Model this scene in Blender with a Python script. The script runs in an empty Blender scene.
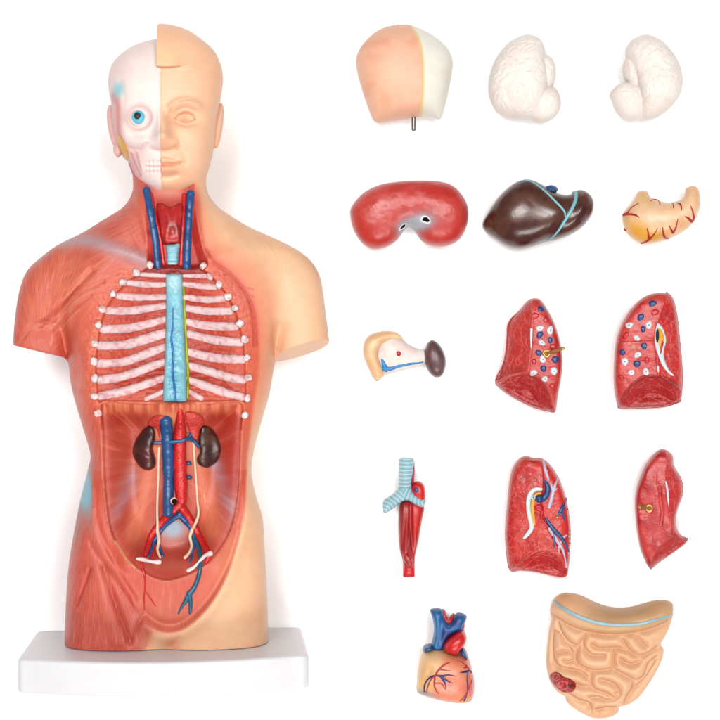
import bpy, math
import numpy as np
rng = np.random.default_rng(7)
SC = bpy.context.scene
COL = SC.collection
DIST, CAMZ, MM = 1600.0, 1697.0, 0.001      # working unit: millimetre
E = 1.69                                     # pigment = picture tone / E

# ------------------------------------------------------------------ scene graph
def link(o, parent=None):
    COL.objects.link(o)
    if parent is not None: o.parent = parent
    return o
def thing(name, label, cat, loc, group=None):
    o = bpy.data.objects.new(name, None)
    o.empty_display_size = .02
    o.location = [c*MM for c in loc]
    o['label'] = label; o['category'] = cat
    if group: o['group'] = group
    return link(o)
def lin(c):
    c = np.asarray(c, float)/255.0
    return np.where(c <= .04045, c/12.92, ((c+.055)/1.055)**2.4)
def pig(c): return np.clip((lin(c)-.028)/E, .004, .93)      # the gloss itself adds about .03

class Frame:
    """position and tilt of one thing: pixel <-> its own millimetres"""
    def __init__(s, X, Y, z, th=0.0, base=(0, 0, 0)):
        k = (CAMZ-z)/DIST
        s.o = np.array([(X-360)*k, (360-Y)*k, z])
        c, n = math.cos(th), math.sin(th)
        s.ex = np.array([c, 0, -n]); s.ez = np.array([n, 0, c]); s.th = th
        s.base = np.array(base, float)
    def p2l(s, X, Y, w=0.0):
        X = np.asarray(X, float); Y = np.asarray(Y, float)
        dx, dy, dz = (X-360)/DIST, (360-Y)/DIST, -1.0
        num = w + (s.o @ s.ez) - CAMZ*s.ez[2]
        t = num/(dx*s.ez[0] + dz*s.ez[2])
        px, py, pz = t*dx-s.o[0], t*dy-s.o[1], CAMZ-t-s.o[2]
        return px*s.ex[0]+pz*s.ex[2], py
    def l2p(s, x, y, w=0.0):
        wx = s.o[0]+x*s.ex[0]+w*s.ez[0]; wz = s.o[2]+x*s.ex[2]+w*s.ez[2]; wy = s.o[1]+y
        k = DIST/(CAMZ-wz)
        return 360+wx*k, 360-wy*k
    def empty(s, name, label, cat, group=None):
        loc = s.o + s.base[0]*s.ex + s.base[1]*np.array([0, 1, 0]) + s.base[2]*s.ez
        o = thing(name, label, cat, loc, group)
        o.rotation_euler = (0, s.th, 0)
        return o

def build(name, mat, parent, fr, V, faces, cols=None, normals=None, smooth=True):
    me = bpy.data.meshes.new(name)
    V = np.asarray(V, np.float64)
    me.vertices.add(len(V))
    me.vertices.foreach_set('co', ((V-fr.base)*MM).astype(np.float32).ravel())
    loops, tot = [], []
    for f in faces:
        f = np.asarray(f)
        if f.size == 0: continue
        if f.ndim == 1: f = f[None]
        loops.append(f.ravel()); tot.append(np.full(len(f), f.shape[1]))
    loops = np.concatenate(loops).astype(np.int32); tot = np.concatenate(tot).astype(np.int32)
    me.loops.add(len(loops)); me.loops.foreach_set('vertex_index', loops)
    me.polygons.add(len(tot))
    me.polygons.foreach_set('loop_start', np.concatenate([[0], np.cumsum(tot)[:-1]]).astype(np.int32))
    me.polygons.foreach_set('loop_total', tot)
    me.update(calc_edges=True)
    me.polygons.foreach_set('use_smooth', np.full(len(tot), smooth))
    if cols is not None:
        a = me.color_attributes.new('Col', 'FLOAT_COLOR', 'POINT')
        if cols.shape[1] == 7:
            fa = me.attributes.new('Fib', 'FLOAT_VECTOR', 'POINT'); fa.data.foreach_set('vector', cols[:, 4:].astype(np.float32).ravel()); cols = cols[:, :4]
        c = np.ones((len(V), 4), np.float32); c[:, :cols.shape[1]] = cols
        a.data.foreach_set('color', c.ravel())
    me.validate()
    if normals is not None and len(me.vertices) == len(normals):
        me.normals_split_custom_set_from_vertices(normals.astype(np.float32))
    o = bpy.data.objects.new(name, me)
    if mat: me.materials.append(mat)
    return link(o, parent)

def vnormals(V, Q):
    a, b, c, d = (V[Q[:, i]] for i in range(4))
    n = np.cross(c-a, d-b)
    N = np.zeros_like(V)
    for i in range(4):
        for k in range(3): N[:, k] += np.bincount(Q[:, i], n[:, k], len(V))
    return N/np.maximum(np.linalg.norm(N, axis=1, keepdims=True), 1e-9)
def submesh(V, Q, N, C, fm):
    q = Q[fm]; u, inv = np.unique(q, return_inverse=True)
    return V[u], inv.reshape(q.shape), N[u], C[u]

# ------------------------------------------------------------------ noise
LAT = rng.random((32, 32, 32))
def noise3(x, y, z):
    x, y, z = np.broadcast_arrays(x, y, z)
    ix, iy, iz = np.floor(x).astype(int), np.floor(y).astype(int), np.floor(z).astype(int)
    fx, fy, fz = x-ix, y-iy, z-iz
    fx, fy, fz = (f*f*(3-2*f) for f in (fx, fy, fz))
    r = 0
    for a in (0, 1):
        for b in (0, 1):
            for c in (0, 1):
                r = r + LAT[(ix+a) % 32, (iy+b) % 32, (iz+c) % 32]*(fx if a else 1-fx)*(fy if b else 1-fy)*(fz if c else 1-fz)
    return r*2-1
def noise2(x, y, s=0.0): return noise3(x, y, np.full(np.shape(x), 3.3+s*1.7))
def fbm(x, y, s=0.0, o=3):
    return sum(noise2(x*2**i, y*2**i, s+i)/2**i for i in range(o))
def sstep(a, b, x):
    t = np.clip((x-a)/(b-a), 0, 1); return t*t*(3-2*t)
def mix(a, b, t):
    t = np.asarray(t)[..., None]; return np.asarray(a)*(1-t)+np.asarray(b)*t
def gss(X, Y, cx, cy, sx, sy=None, rot=0):
    sy = sy or sx; c, s = math.cos(rot), math.sin(rot)
    u, v = (X-cx)*c+(Y-cy)*s, -(X-cx)*s+(Y-cy)*c
    return np.exp(-.5*((u/sx)**2+(v/sy)**2))

# ------------------------------------------------------------------ curves and fields
def crop(pts, x0, y0, k): return [(x0+a/k, y0+b/k) for a, b in pts]
def spline(P, k=6, closed=False):
    P = np.asarray(P, float); n = len(P)
    if n < 3 and not closed:
        t = np.linspace(0, 1, k+1)[:, None]; return P[0]*(1-t)+P[-1]*t
    out = []
    for i in range(n if closed else n-1):
        g = (lambda j: P[j % n]) if closed else (lambda j: P[min(max(j, 0), n-1)])
        p0, p1, p2, p3 = g(i-1), g(i), g(i+1), g(i+2)
        for t in np.arange(k)/k:
            out.append(.5*((2*p1)+(p2-p0)*t+(2*p0-5*p1+4*p2-p3)*t*t+(3*p1-p0-3*p2+p3)*t**3))
    if not closed: out.append(P[-1])
    return np.array(out)
def pdist(X, Y, P):
    d = np.full(np.shape(X), 1e9)
    for (ax, ay), (bx, by) in zip(P[:-1], P[1:]):
        ux, uy = bx-ax, by-ay; L = ux*ux+uy*uy+1e-12
        t = np.clip(((X-ax)*ux+(Y-ay)*uy)/L, 0, 1)
        d = np.minimum(d, (X-ax-t*ux)**2+(Y-ay-t*uy)**2)
    return np.sqrt(d)
def sdist(X, Y, P):
    """signed distance to a closed polygon, positive inside"""
    P = np.asarray(P); Q = np.vstack([P, P[:1]])
    ins = np.zeros(np.shape(X), bool)
    for (ax, ay), (bx, by) in zip(Q[:-1], Q[1:]):
        if ay == by: continue
        c = ((ay > Y) != (by > Y)) & (X < (bx-ax)*(Y-ay)/(by-ay)+ax)
        ins ^= c
    d = pdist(X, Y, Q)
    return np.where(ins, d, -d)
def inside(X, Y, pts, k=5, pad=60):
    """signed distance in picture units, -pad far off"""
    P = spline(pts, k, True)
    r = np.full(np.shape(X), -float(pad))
    m = (X > P[:, 0].min()-pad) & (X < P[:, 0].max()+pad) & (Y > P[:, 1].min()-pad) & (Y < P[:, 1].max()+pad)
    if m.any(): r[m] = sdist(X[m], Y[m], P)
    return r
def line(X, Y, pts, sig, k=5):
    """gaussian band along a stroke"""
    P = spline(pts, k); r = np.zeros(np.shape(X)); pad = 4*sig
    m = (X > P[:, 0].min()-pad) & (X < P[:, 0].max()+pad) & (Y > P[:, 1].min()-pad) & (Y < P[:, 1].max()+pad)
    if m.any(): r[m] = np.exp(-.5*(pdist(X[m], Y[m], P)/sig)**2)
    return r
def inflate(D, h):
    """membrane over the outline (Poisson), scaled to a maximum of 1; continues smoothly outside"""
    m = D > 0
    ii, jj = np.indices(D.shape); u = np.where(m, np.minimum(D, 30), 0.0)
    red = ((ii+jj) % 2 == 0) & m; blk = ((ii+jj) % 2 == 1) & m
    n = max(D.shape); om = 2/(1+math.sin(math.pi/n))
    red, blk = red[1:-1, 1:-1], blk[1:-1, 1:-1]
    for it in range(int(2.2*n)):
        for c in (red, blk):
            nb = .25*(u[2:, 1:-1]+u[:-2, 1:-1]+u[1:-1, 2:]+u[1:-1, :-2]+h*h)
            ce = u[1:-1, 1:-1]
            ce[c] += om*(nb[c]-ce[c])
    dm = D.max(); q0 = min(2.5*h, .45*dm); ok = D > q0
    g = np.where(ok, u/np.maximum(D, h), 0.0); wgt = ok.astype(float)
    for it in range(60):
        gp, wp = np.pad(g*wgt, 1), np.pad(wgt, 1)
        s = gp[2:, 1:-1]+gp[:-2, 1:-1]+gp[1:-1, 2:]+gp[1:-1, :-2]
        w = wp[2:, 1:-1]+wp[:-2, 1:-1]+wp[1:-1, 2:]+wp[1:-1, :-2]
        new = (~ok) & (w > 0)
        g[new] = (s/np.maximum(w, 1e-9))[new]; wgt[new] = 1
    far = wgt == 0; g[far] = g[~far].mean()
    t = sstep(min(2*h, .3*dm), min(6*h, .9*dm), D)
    u = u*t + g*D*(1-t)
    return u/u.max()
def sat(u, k):
    if k == 0: return u
    return np.where(u > 0, (1-np.exp(-k*np.maximum(u, 0)))/(1-math.exp(-k)), u*k/(1-math.exp(-k)))
def smax(a, b, k):
    t = np.clip(.5+.5*(a-b)/k, 0, 1); return b*(1-t)+a*t+k*t*(1-t)
def smin(a, b, k): return -smax(-a, -b, k)

def surfnets(F, org, h):
    S = F > 0; nx, ny, nz = F.shape
    cnt = np.zeros((nx-1, ny-1, nz-1), np.uint8)
    for a in (0, 1):
        for b in (0, 1):
            for c in (0, 1): cnt += S[a:nx-1+a, b:ny-1+b, c:nz-1+c]
    ci, cj, ck = np.nonzero((cnt > 0) & (cnt < 8))
    idx = np.full(cnt.shape, -1, np.int32); idx[ci, cj, ck] = np.arange(len(ci))
    acc = np.zeros((len(ci), 3)); num = np.zeros(len(ci))
    co = [(a, b, c) for a in (0, 1) for b in (0, 1) for c in (0, 1)]
    val = {o: F[ci+o[0], cj+o[1], ck+o[2]].astype(float) for o in co}
    for o in co:
        for ax in range(3):
            if o[ax]: continue
            p = list(o); p[ax] = 1; p = tuple(p)
            f0, f1 = val[o], val[p]; m = (f0 > 0) != (f1 > 0)
            t = np.where(m, f0/np.where(m, f0-f1, 1), 0)
            for q in range(3): acc[:, q] += np.where(m, o[q]+(t if q == ax else 0), 0)
            num += m
    V = (acc/num[:, None]+np.stack([ci, cj, ck], 1))*h+np.asarray(org)
    quads = []
    for ax in range(3):
        sl0 = [slice(1, -1)]*3; sl1 = [slice(1, -1)]*3
        sl0[ax] = slice(0, -1); sl1[ax] = slice(1, None)
        a, b = S[tuple(sl0)], S[tuple(sl1)]
        for flip in (0, 1):
            m = (a & ~b) if not flip else (b & ~a)
            e = list(np.nonzero(m))
            o1, o2 = (ax+1) % 3, (ax+2) % 3
            for o in (o1, o2): e[o] = e[o]+1
            def at(d1, d2):
                q = list(e); q[o1] = q[o1]-d1; q[o2] = q[o2]-d2
                return idx[tuple(q)]
            qd = np.stack([at(1, 1), at(0, 1), at(0, 0), at(1, 0)], 1)
            quads.append(qd[:, ::-1] if flip else qd)
    Q = np.concatenate(quads)
    return V, Q[(Q >= 0).all(1)]

class Height:
    """front surface of a solid, sampled from its field"""
    def __init__(s, F, org, h):
        top = F[:, :, ::-1] > 0
        k = F.shape[2]-1-top.argmax(2); hit = top.any(2)
        k = np.clip(k, 0, F.shape[2]-2)
        i, j = np.indices(k.shape); f0, f1 = F[i, j, k], F[i, j, k+1]
        t = np.where(hit & (f0 > 0) & (f1 <= 0), f0/np.maximum(f0-f1, 1e-9), 0)
        s.H = np.where(hit, (k+t)*h+org[2], 0); s.org = org; s.h = h
    def __call__(s, x, y):
        a = np.clip((np.asarray(x)-s.org[0])/s.h, 0, s.H.shape[0]-1.001); b = np.clip((np.asarray(y)-s.org[1])/s.h, 0, s.H.shape[1]-1.001)
        i, j = a.astype(int), b.astype(int); u, v = a-i, b-j; H = s.H
        return H[i, j]*(1-u)*(1-v)+H[i+1, j]*u*(1-v)+H[i, j+1]*(1-u)*v+H[i+1, j+1]*u*v

class Grid:
    def __init__(s, fr, x0, x1, y0, y1, z0, z1, h):
        s.fr, s.h, s.org = fr, h, (x0, y0, z0)
        s.x = np.arange(x0, x1+h, h); s.y = np.arange(y0, y1+h, h); s.z = np.arange(z0, z1+h, h).astype(np.float32)
        s.gx, s.gy = np.meshgrid(s.x, s.y, indexing='ij')
    def px(s, w=0.0): return s.fr.l2p(s.gx, s.gy, w)
    def pillow(s, pts, T, k=1.5, H=None, back=1.0, zc=0.0, loc=False, sp=6):
        P = spline(pts, sp, True) if not loc else np.asarray(pts)
        if not loc: P = np.stack(s.fr.p2l(P[:, 0], P[:, 1], zc), 1)
        D = sdist(s.gx, s.gy, P)
        u = sat(inflate(D, s.h), k)
        h0 = T*np.sqrt(np.maximum(u, 1e-6))
        S = np.ones_like(u)
        if H is not None:
            Hv = H(D, h0) if callable(H) else H
            if T > 30 and not callable(H): Hv = Hv*sstep(1, 13, h0)
            S = np.clip((h0+Hv)/np.maximum(h0, 2.0), .05, 3.0)
            S = np.where(h0 < 2.0, 1+(S-1)*h0/2, S)
        z = s.z-np.float32(zc)
        q = np.where(z > 0, z/S[:, :, None].astype(np.float32), z/np.float32(back))
        return ((T*T*u)[:, :, None].astype(np.float32)-q*q)/np.float32(2*T)

# ------------------------------------------------------------------ mesh parts
def tube_mesh(P, R, flat=1.0, n=12, cap=True):
    P = np.asarray(P, float); R = np.asarray(R, float)
    T = np.gradient(P, axis=0); T /= np.linalg.norm(T, axis=1, keepdims=True)+1e-12
    if cap:
        a = np.array([1.0, .8, .45]); pre, rp, post, rq = [], [], [], []
        for s_, r_ in zip(a, (.15, .6, .9)):
            pre.append(P[0]-T[0]*R[0]*s_*.9); rp.append(R[0]*r_); post.insert(0, P[-1]+T[-1]*R[-1]*s_*.9); rq.insert(0, R[-1]*r_)
        P = np.vstack([pre, P, post]); R = np.concatenate([rp, R, rq]); T = np.vstack([[T[0]]*3, T, [T[-1]]*3])
    up = np.array([0, 0, 1.0]); S = np.cross(T, up)
    bad = np.linalg.norm(S, axis=1) < .05; S[bad] = np.cross(T[bad], [1.0, 0, 0])
    S /= np.linalg.norm(S, axis=1, keepdims=True); U = np.cross(S, T)
    a = np.arange(n)*2*math.pi/n
    V = P[:, None]+R[:, None, None]*(S[:, None]*np.cos(a)[None, :, None]+U[:, None]*np.sin(a)[None, :, None]*flat)
    m = len(P); i = np.arange(m-1)[:, None]*n; j = np.arange(n)[None]; jn = (j+1) % n
    Q = np.stack([i+j, i+n+j, i+n+jn, i+jn], 2).reshape(-1, 4)[:, ::-1]
    return V.reshape(-1, 3), [Q, np.arange(n)[::-1], (m-1)*n+np.arange(n)]
def merge(ms):
    Vs, Fs, o = [], [], 0
    for V, F in ms:
        Vs.append(V); Fs += [np.asarray(f)+o for f in F]; o += len(V)
    return np.vstack(Vs), Fs
def surf_tube(fr, hm, pts, r, lift=.3, flat=.7, n=12, k=5, wob=.0, dw=None, step=1.2, smooth=3):
    """tube lying on a surface, following strokes given in picture units; r is one radius or one per point"""
    P = np.asarray(pts, float); r = np.broadcast_to(np.asarray(r, float), (len(P),))
    C = np.column_stack([P, r] + ([dw] if dw is not None else []))
    C = spline(C, max(k, 3))
    L = np.concatenate([[0], np.cumsum(np.linalg.norm(np.diff(C[:, :2], axis=0), axis=1))])
    s = np.linspace(0, L[-1], max(6, int(L[-1]/step)))
    C = np.column_stack([np.interp(s, L, C[:, i]) for i in range(C.shape[1])])
    w = np.zeros(len(C))
    for _ in range(4):
        x, y = fr.p2l(C[:, 0], C[:, 1], w); w = hm(x, y)
    if smooth:
        ker = np.ones(2*smooth+1)/(2*smooth+1); w = np.convolve(np.pad(w, smooth, 'edge'), ker, 'valid')
    R = C[:, 2]*(1+wob*noise2(s*.25, s*0+pts[0][0]))
    w = w+lift*R+(C[:, 3] if dw is not None else 0)
    x, y = fr.p2l(C[:, 0], C[:, 1], w)
    return tube_mesh(np.column_stack([x, y, w]), R, flat, n)
def plate(fr, hm, pts, T, h=.6, k=3.0, sink=.8, Hf=None, sm=True):
    """thin raised patch that follows the surface below it"""
    P = np.asarray(pts, float); c = P.mean(0); x, y = fr.p2l(c[0], c[1], 0); w = float(hm(x, y))
    Q = spline(P, 6, True); lx, ly = fr.p2l(Q[:, 0], Q[:, 1], w)
    g = Grid(fr, lx.min()-2*h, lx.max()+2*h, ly.min()-2*h, ly.max()+2*h, -sink-2*h, T*1.6+2*h, h)
    H = None
    if Hf is not None:
        X, Y = fr.l2p(g.gx, g.gy, w); H = Hf(X, Y)
    F = g.pillow(np.column_stack([lx, ly]), T, k, H=H, back=sink/T, loc=True)
    V, q = surfnets(F, g.org, h)
    V[:, 2] += hm(V[:, 0], V[:, 1])
    return V, [q]
def disc(fr, hm, X, Y, rx, ry, hgt=.6, rot=0, seed=0, irr=.12, inner=None, ns=20, nr=5):
    a = np.arange(ns)*2*math.pi/ns
    rad = 1+irr*(np.sin(2*a+seed)*.6+np.sin(3*a+seed*2.3)*.5+np.sin(5*a+seed*.7)*.3)
    x0, y0 = fr.p2l(X, Y, 0); w0 = float(hm(x0, y0)); x0, y0 = fr.p2l(X, Y, w0)
    V = [[x0, y0, hgt]]
    for i in range(1, nr+1):
        t = i/nr
        for A, q in zip(a, rad):
            ca, sa = math.cos(A)*rx*q*t, math.sin(A)*ry*q*t
            V.append([x0+ca*math.cos(rot)-sa*math.sin(rot), y0+ca*math.sin(rot)+sa*math.cos(rot), hgt*(1-t**4)-.35*t**4])
    V = np.array(V); V[:, 2] += hm(V[:, 0], V[:, 1])
    tri = np.stack([np.zeros(ns, int), 1+np.arange(ns), 1+(np.arange(ns)+1) % ns], 1)
    Q = []
    for i in range(nr-1):
        b = 1+i*ns; j = np.arange(ns); jn = (j+1) % ns
        Q.append(np.stack([b+j, b+ns+j, b+ns+jn, b+jn], 1))
    return V, [tri, np.concatenate(Q)]
def ball(c, r, n=14, m=9, wob=.06, seed=0):
    c = np.asarray(c, float); r = np.broadcast_to(np.asarray(r, float), (3,))
    th = np.linspace(0, math.pi, m); ph = np.arange(n)*2*math.pi/n
    d = np.stack([np.sin(th)[:, None]*np.cos(ph), np.sin(th)[:, None]*np.sin(ph), np.cos(th)[:, None]*np.ones(n)], 2)
    s = 1+wob*noise3(d[..., 0]*1.7+seed, d[..., 1]*1.7, d[..., 2]*1.7+seed*.3)
    V = (c+d*r*s[..., None]).reshape(-1, 3)
    i = np.arange(m-1)[:, None]*n; j = np.arange(n)[None]; jn = (j+1) % n
    return V, [np.stack([i+j, i+n+j, i+n+jn, i+jn], 2).reshape(-1, 4)]

# ------------------------------------------------------------------ materials
def paint(name, col=None, rough=.42, spec=.5, bump=.15, bscale=420, bdist=.4, vary=.06, coat=0.0, cells=None, metal=0.0, fibre=False):
    m = bpy.data.materials.new(name); m.use_nodes = True
    nt = m.node_tree; N, L = nt.nodes, nt.links; b = N['Principled BSDF']
    tc = N.new('ShaderNodeTexCoord')
    ns = N.new('ShaderNodeTexNoise'); ns.inputs['Scale'].default_value = bscale*.22; ns.inputs['Detail'].default_value = 4
    L.new(tc.outputs['Object'], ns.inputs['Vector'])
    if col is None:
        at = N.new('ShaderNodeAttribute'); at.attribute_name = 'Col'; src = at.outputs['Color']
    else:
        rgb = N.new('ShaderNodeRGB'); rgb.outputs[0].default_value = (*pig(col), 1); src = rgb.outputs[0]
    mr = N.new('ShaderNodeMapRange'); mr.inputs['From Min'].default_value = .3; mr.inputs['From Max'].default_value = .7
    mr.inputs['To Min'].default_value = 1-vary; mr.inputs['To Max'].default_value = 1+vary
    L.new(ns.outputs['Fac'], mr.inputs['Value'])
    mu = N.new('ShaderNodeMix'); mu.data_type = 'RGBA'; mu.blend_type = 'MULTIPLY'; mu.inputs['Factor'].default_value = 1
    L.new(src, mu.inputs['A']); L.new(mr.outputs['Result'], mu.inputs['B']); out = mu.outputs['Result']
    nb = N.new('ShaderNodeTexNoise'); nb.inputs['Scale'].default_value = bscale; nb.inputs['Detail'].default_value = 3
    L.new(tc.outputs['Object'], nb.inputs['Vector'])
    bp = N.new('ShaderNodeBump'); bp.inputs['Strength'].default_value = bump; bp.inputs['Distance'].default_value = bdist*MM
    hsrc = nb.outputs['Fac']
    if cells:
        nw = N.new('ShaderNodeTexNoise'); nw.inputs['Scale'].default_value = 90; nw.inputs['Detail'].default_value = 2
        L.new(tc.outputs['Object'], nw.inputs['Vector'])
        vm = N.new('ShaderNodeVectorMath'); vm.operation = 'MULTIPLY_ADD'; vm.inputs[1].default_value = (.012, .012, .012)
        L.new(nw.outputs['Color'], vm.inputs[0]); L.new(tc.outputs['Object'], vm.inputs[2])
        vo = N.new('ShaderNodeTexVoronoi'); vo.feature = 'DISTANCE_TO_EDGE'; vo.inputs['Scale'].default_value = cells
        L.new(vm.outputs[0], vo.inputs['Vector'])
        r2 = N.new('ShaderNodeMapRange'); r2.interpolation_type = 'SMOOTHSTEP'
        r2.inputs['From Min'].default_value = .02; r2.inputs['From Max'].default_value = .09
        r2.inputs['To Min'].default_value = 1; r2.inputs['To Max'].default_value = 0
        L.new(vo.outputs['Distance'], r2.inputs['Value'])
        mk = N.new('ShaderNodeMath'); mk.operation = 'MULTIPLY'
        at2 = N.new('ShaderNodeAttribute'); at2.attribute_name = 'Col'
        L.new(r2.outputs['Result'], mk.inputs[0]); L.new(at2.outputs['Alpha'], mk.inputs[1])
        # worn: the lines come and go
        wn = N.new('ShaderNodeMapRange'); wn.inputs['From Min'].default_value = .38; wn.inputs['From Max'].default_value = .6
        L.new(ns.outputs['Fac'], wn.inputs['Value'])
        mk2 = N.new('ShaderNodeMath'); mk2.operation = 'MULTIPLY'; L.new(mk.outputs[0], mk2.inputs[0]); L.new(wn.outputs['Result'], mk2.inputs[1])
        mk3 = N.new('ShaderNodeMath'); mk3.operation = 'MULTIPLY'; mk3.inputs[1].default_value = .34; L.new(mk2.outputs[0], mk3.inputs[0])
        mx = N.new('ShaderNodeMix'); mx.data_type = 'RGBA'; L.new(mk3.outputs[0], mx.inputs['Factor'])
        L.new(out, mx.inputs['A']); mx.inputs['B'].default_value = (*pig((240, 150, 140)), 1); out = mx.outputs['Result']
        ad = N.new('ShaderNodeMath'); ad.operation = 'MULTIPLY_ADD'; ad.inputs[1].default_value = 1.6
        L.new(mk.outputs[0], ad.inputs[0]); L.new(nb.outputs['Fac'], ad.inputs[2]); hsrc = ad.outputs[0]
    if fibre:
        # painted muscle fibres: the mesh stores (across, along, amount) in 'Fib'
        fa = N.new('ShaderNodeAttribute'); fa.attribute_name = 'Fib'
        sx = N.new('ShaderNodeSeparateXYZ'); L.new(fa.outputs['Vector'], sx.inputs[0])
        sc = N.new('ShaderNodeVectorMath'); sc.operation = 'MULTIPLY'; sc.inputs[1].default_value = (.85, .06, 0)
        L.new(fa.outputs['Vector'], sc.inputs[0])
        fn = N.new('ShaderNodeTexNoise'); fn.inputs['Scale'].default_value = 1.0; fn.inputs['Detail'].default_value = 2.5
        L.new(sc.outputs[0], fn.inputs['Vector'])
        for lo, hi, colr, amt in ((.52, .68, (246, 160, 134), .34), (.46, .32, (172, 58, 50), .38)):
            rm = N.new('ShaderNodeMapRange'); rm.interpolation_type = 'SMOOTHSTEP'; rm.inputs['From Min'].default_value = lo; rm.inputs['From Max'].default_value = hi
            L.new(fn.outputs['Fac'], rm.inputs['Value'])
            m1 = N.new('ShaderNodeMath'); m1.operation = 'MULTIPLY'; L.new(rm.outputs['Result'], m1.inputs[0]); L.new(sx.outputs['Z'], m1.inputs[1])
            m2 = N.new('ShaderNodeMath'); m2.operation = 'MULTIPLY'; m2.inputs[1].default_value = amt; L.new(m1.outputs[0], m2.inputs[0])
            mx = N.new('ShaderNodeMix'); mx.data_type = 'RGBA'; L.new(m2.outputs[0], mx.inputs['Factor']); L.new(out, mx.inputs['A']); mx.inputs['B'].default_value = (*pig(colr), 1); out = mx.outputs['Result']
        m3 = N.new('ShaderNodeMath'); m3.operation = 'MULTIPLY'; L.new(fn.outputs['Fac'], m3.inputs[0]); L.new(sx.outputs['Z'], m3.inputs[1])
        ad = N.new('ShaderNodeMath'); ad.operation = 'MULTIPLY_ADD'; ad.inputs[1].default_value = 4.0; L.new(m3.outputs[0], ad.inputs[0]); L.new(hsrc, ad.inputs[2]); hsrc = ad.outputs[0]
    L.new(hsrc, bp.inputs['Height']); L.new(bp.outputs['Normal'], b.inputs['Normal'])
    L.new(out, b.inputs['Base Color'])
    rr = N.new('ShaderNodeMapRange'); rr.inputs['To Min'].default_value = max(.05, rough-.08); rr.inputs['To Max'].default_value = rough+.1
    L.new(ns.outputs['Fac'], rr.inputs['Value']); L.new(rr.outputs['Result'], b.inputs['Roughness'])
    b.inputs['Specular IOR Level'].default_value = spec
    b.inputs['Coat Weight'].default_value = coat; b.inputs['Coat Roughness'].default_value = .18
    b.inputs['Metallic'].default_value = metal
    return m
# ================================================================== materials
M_BODY = paint('body_paint', rough=.46, bump=.22, bscale=520, bdist=.5, vary=.03, spec=.4, fibre=True)
M_HEAD = paint('head_paint', rough=.5, bump=.1, bscale=420, bdist=.3, vary=.025, spec=.35)
M_ORG = paint('organ_paint', rough=.36, bump=.2, bscale=330, bdist=.5, vary=.06, spec=.5)
M_PLASTIC = paint('white_plastic', (240, 239, 242), rough=.35, bump=.04, bscale=300, vary=.015)
M_RIB = paint('rib_paint', rough=.45, bump=.35, bscale=480, bdist=.6, vary=.09)
M_BLUE = paint('vein_blue', (44, 92, 144), rough=.33, bump=.3, bscale=380, vary=.16)
M_TEAL = paint('vein_teal', (44, 104, 132), rough=.35, bump=.3, bscale=380, vary=.15)
M_RED = paint('artery_red', (216, 40, 46), rough=.33, bump=.3, bscale=380, vary=.12)
M_CREAM = paint('cream_paint', (244, 214, 184), rough=.4, bump=.3, bscale=420, vary=.07)
M_LIG = paint('ligament_white', (246, 226, 226), rough=.4, bump=.3, bscale=420, vary=.05)
M_SKYB = paint('cartilage_blue', rough=.36, bump=.22, bscale=350, vary=.07)
M_DARK = paint('dark_hole', (64, 8, 10), rough=.9, spec=.05, vary=.1)
M_BLACK = paint('pupil_black', (44, 40, 42), rough=.6, vary=.1)
M_IRIS = paint('iris_blue', (112, 200, 226), rough=.5, vary=.04)
M_YEL = paint('gland_yellow', (238, 172, 60), rough=.4, bump=.3, vary=.1)
M_BRASS = paint('brass', (214, 172, 104), rough=.3, metal=.75, vary=.12)
M_STEEL = paint('steel', (150, 146, 138), rough=.35, metal=.85, vary=.1)
M_ADR = paint('adrenal_red', (226, 82, 76), rough=.35, bump=1.0, bscale=420, bdist=1.4, vary=.18)

# ================================================================== torso on its base
TH = math.radians(4.6)
fr = Frame(163, 360, CAMZ-DIST, TH, base=(0, -314, 0))
torso = fr.empty('anatomy_torso', 'half skinned half flayed anatomical torso with head, open chest and belly, on white rectangular base', 'anatomical torso')

# --- base plate
def base_plate():
    c = fr.p2l(163, 640, 0)[0]
    xl, xr, zb, zf = -140.0, 140.0, -80.0, 82.0
    x0 = fr.p2l(16.5, 658, 82)[0]; x1 = fr.p2l(309, 658, 82)[0]
    cx = (x0+x1)/2; hw = (x1-x0)/2; xl, xr = cx-hw, cx+hw
    out = []
    def corner(px, pz, a0, r=9):
        for a in np.linspace(a0, a0+math.pi/2, 7): out.append((px+r*math.cos(a), pz+r*math.sin(a)))
    corner(xr-9, zf-9, 0)
    for t in np.linspace(0, 1, 25)[1:-1]:
        x = xr-9+(xl-xr+18)*t; out.append((x, zf+26*(1-(2*t-1)**2)))
    corner(xl+9, zf-9, math.pi/2); corner(xl+9, zb+9, math.pi); corner(xr-9, zb+9, 1.5*math.pi)
    P = np.array(out); n = len(P); ctr = np.array([cx, 0])
    nx = np.roll(P, -1, 0)-np.roll(P, 1, 0); nrm = np.stack([nx[:, 1], -nx[:, 0]], 1); nrm /= np.linalg.norm(nrm, axis=1, keepdims=True)
    y1, y0 = -282.0, -314.0; rings = []
    for a in np.linspace(0, math.pi/2, 6): rings.append((P+nrm*(3.2*math.cos(a)-3.2), y1-3.2+3.2*math.sin(a)))
    rings = rings[::-1]
    for yy in np.linspace(y1-3.2, y0+1.5, 6)[1:]: rings.append((P, yy))
    for a in np.linspace(0, math.pi/2, 4)[1:]: rings.append((P+nrm*(1.5*math.cos(a)-1.5), y0+1.5-1.5*math.sin(a)))
    V = np.concatenate([np.column_stack([p[:, 0], np.full(n, y), p[:, 1]]) for p, y in rings])
    i = np.arange(len(rings)-1)[:, None]*n; j = np.arange(n)[None]; jn = (j+1) % n
    Q = np.stack([i+j, i+n+j, i+n+jn, i+jn], 2).reshape(-1, 4)
    return V, [Q, np.arange(n), ((len(rings)-1)*n+np.arange(n))[::-1]]
V, F = base_plate(); build('base', M_PLASTIC, torso, fr, V, F)

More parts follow.
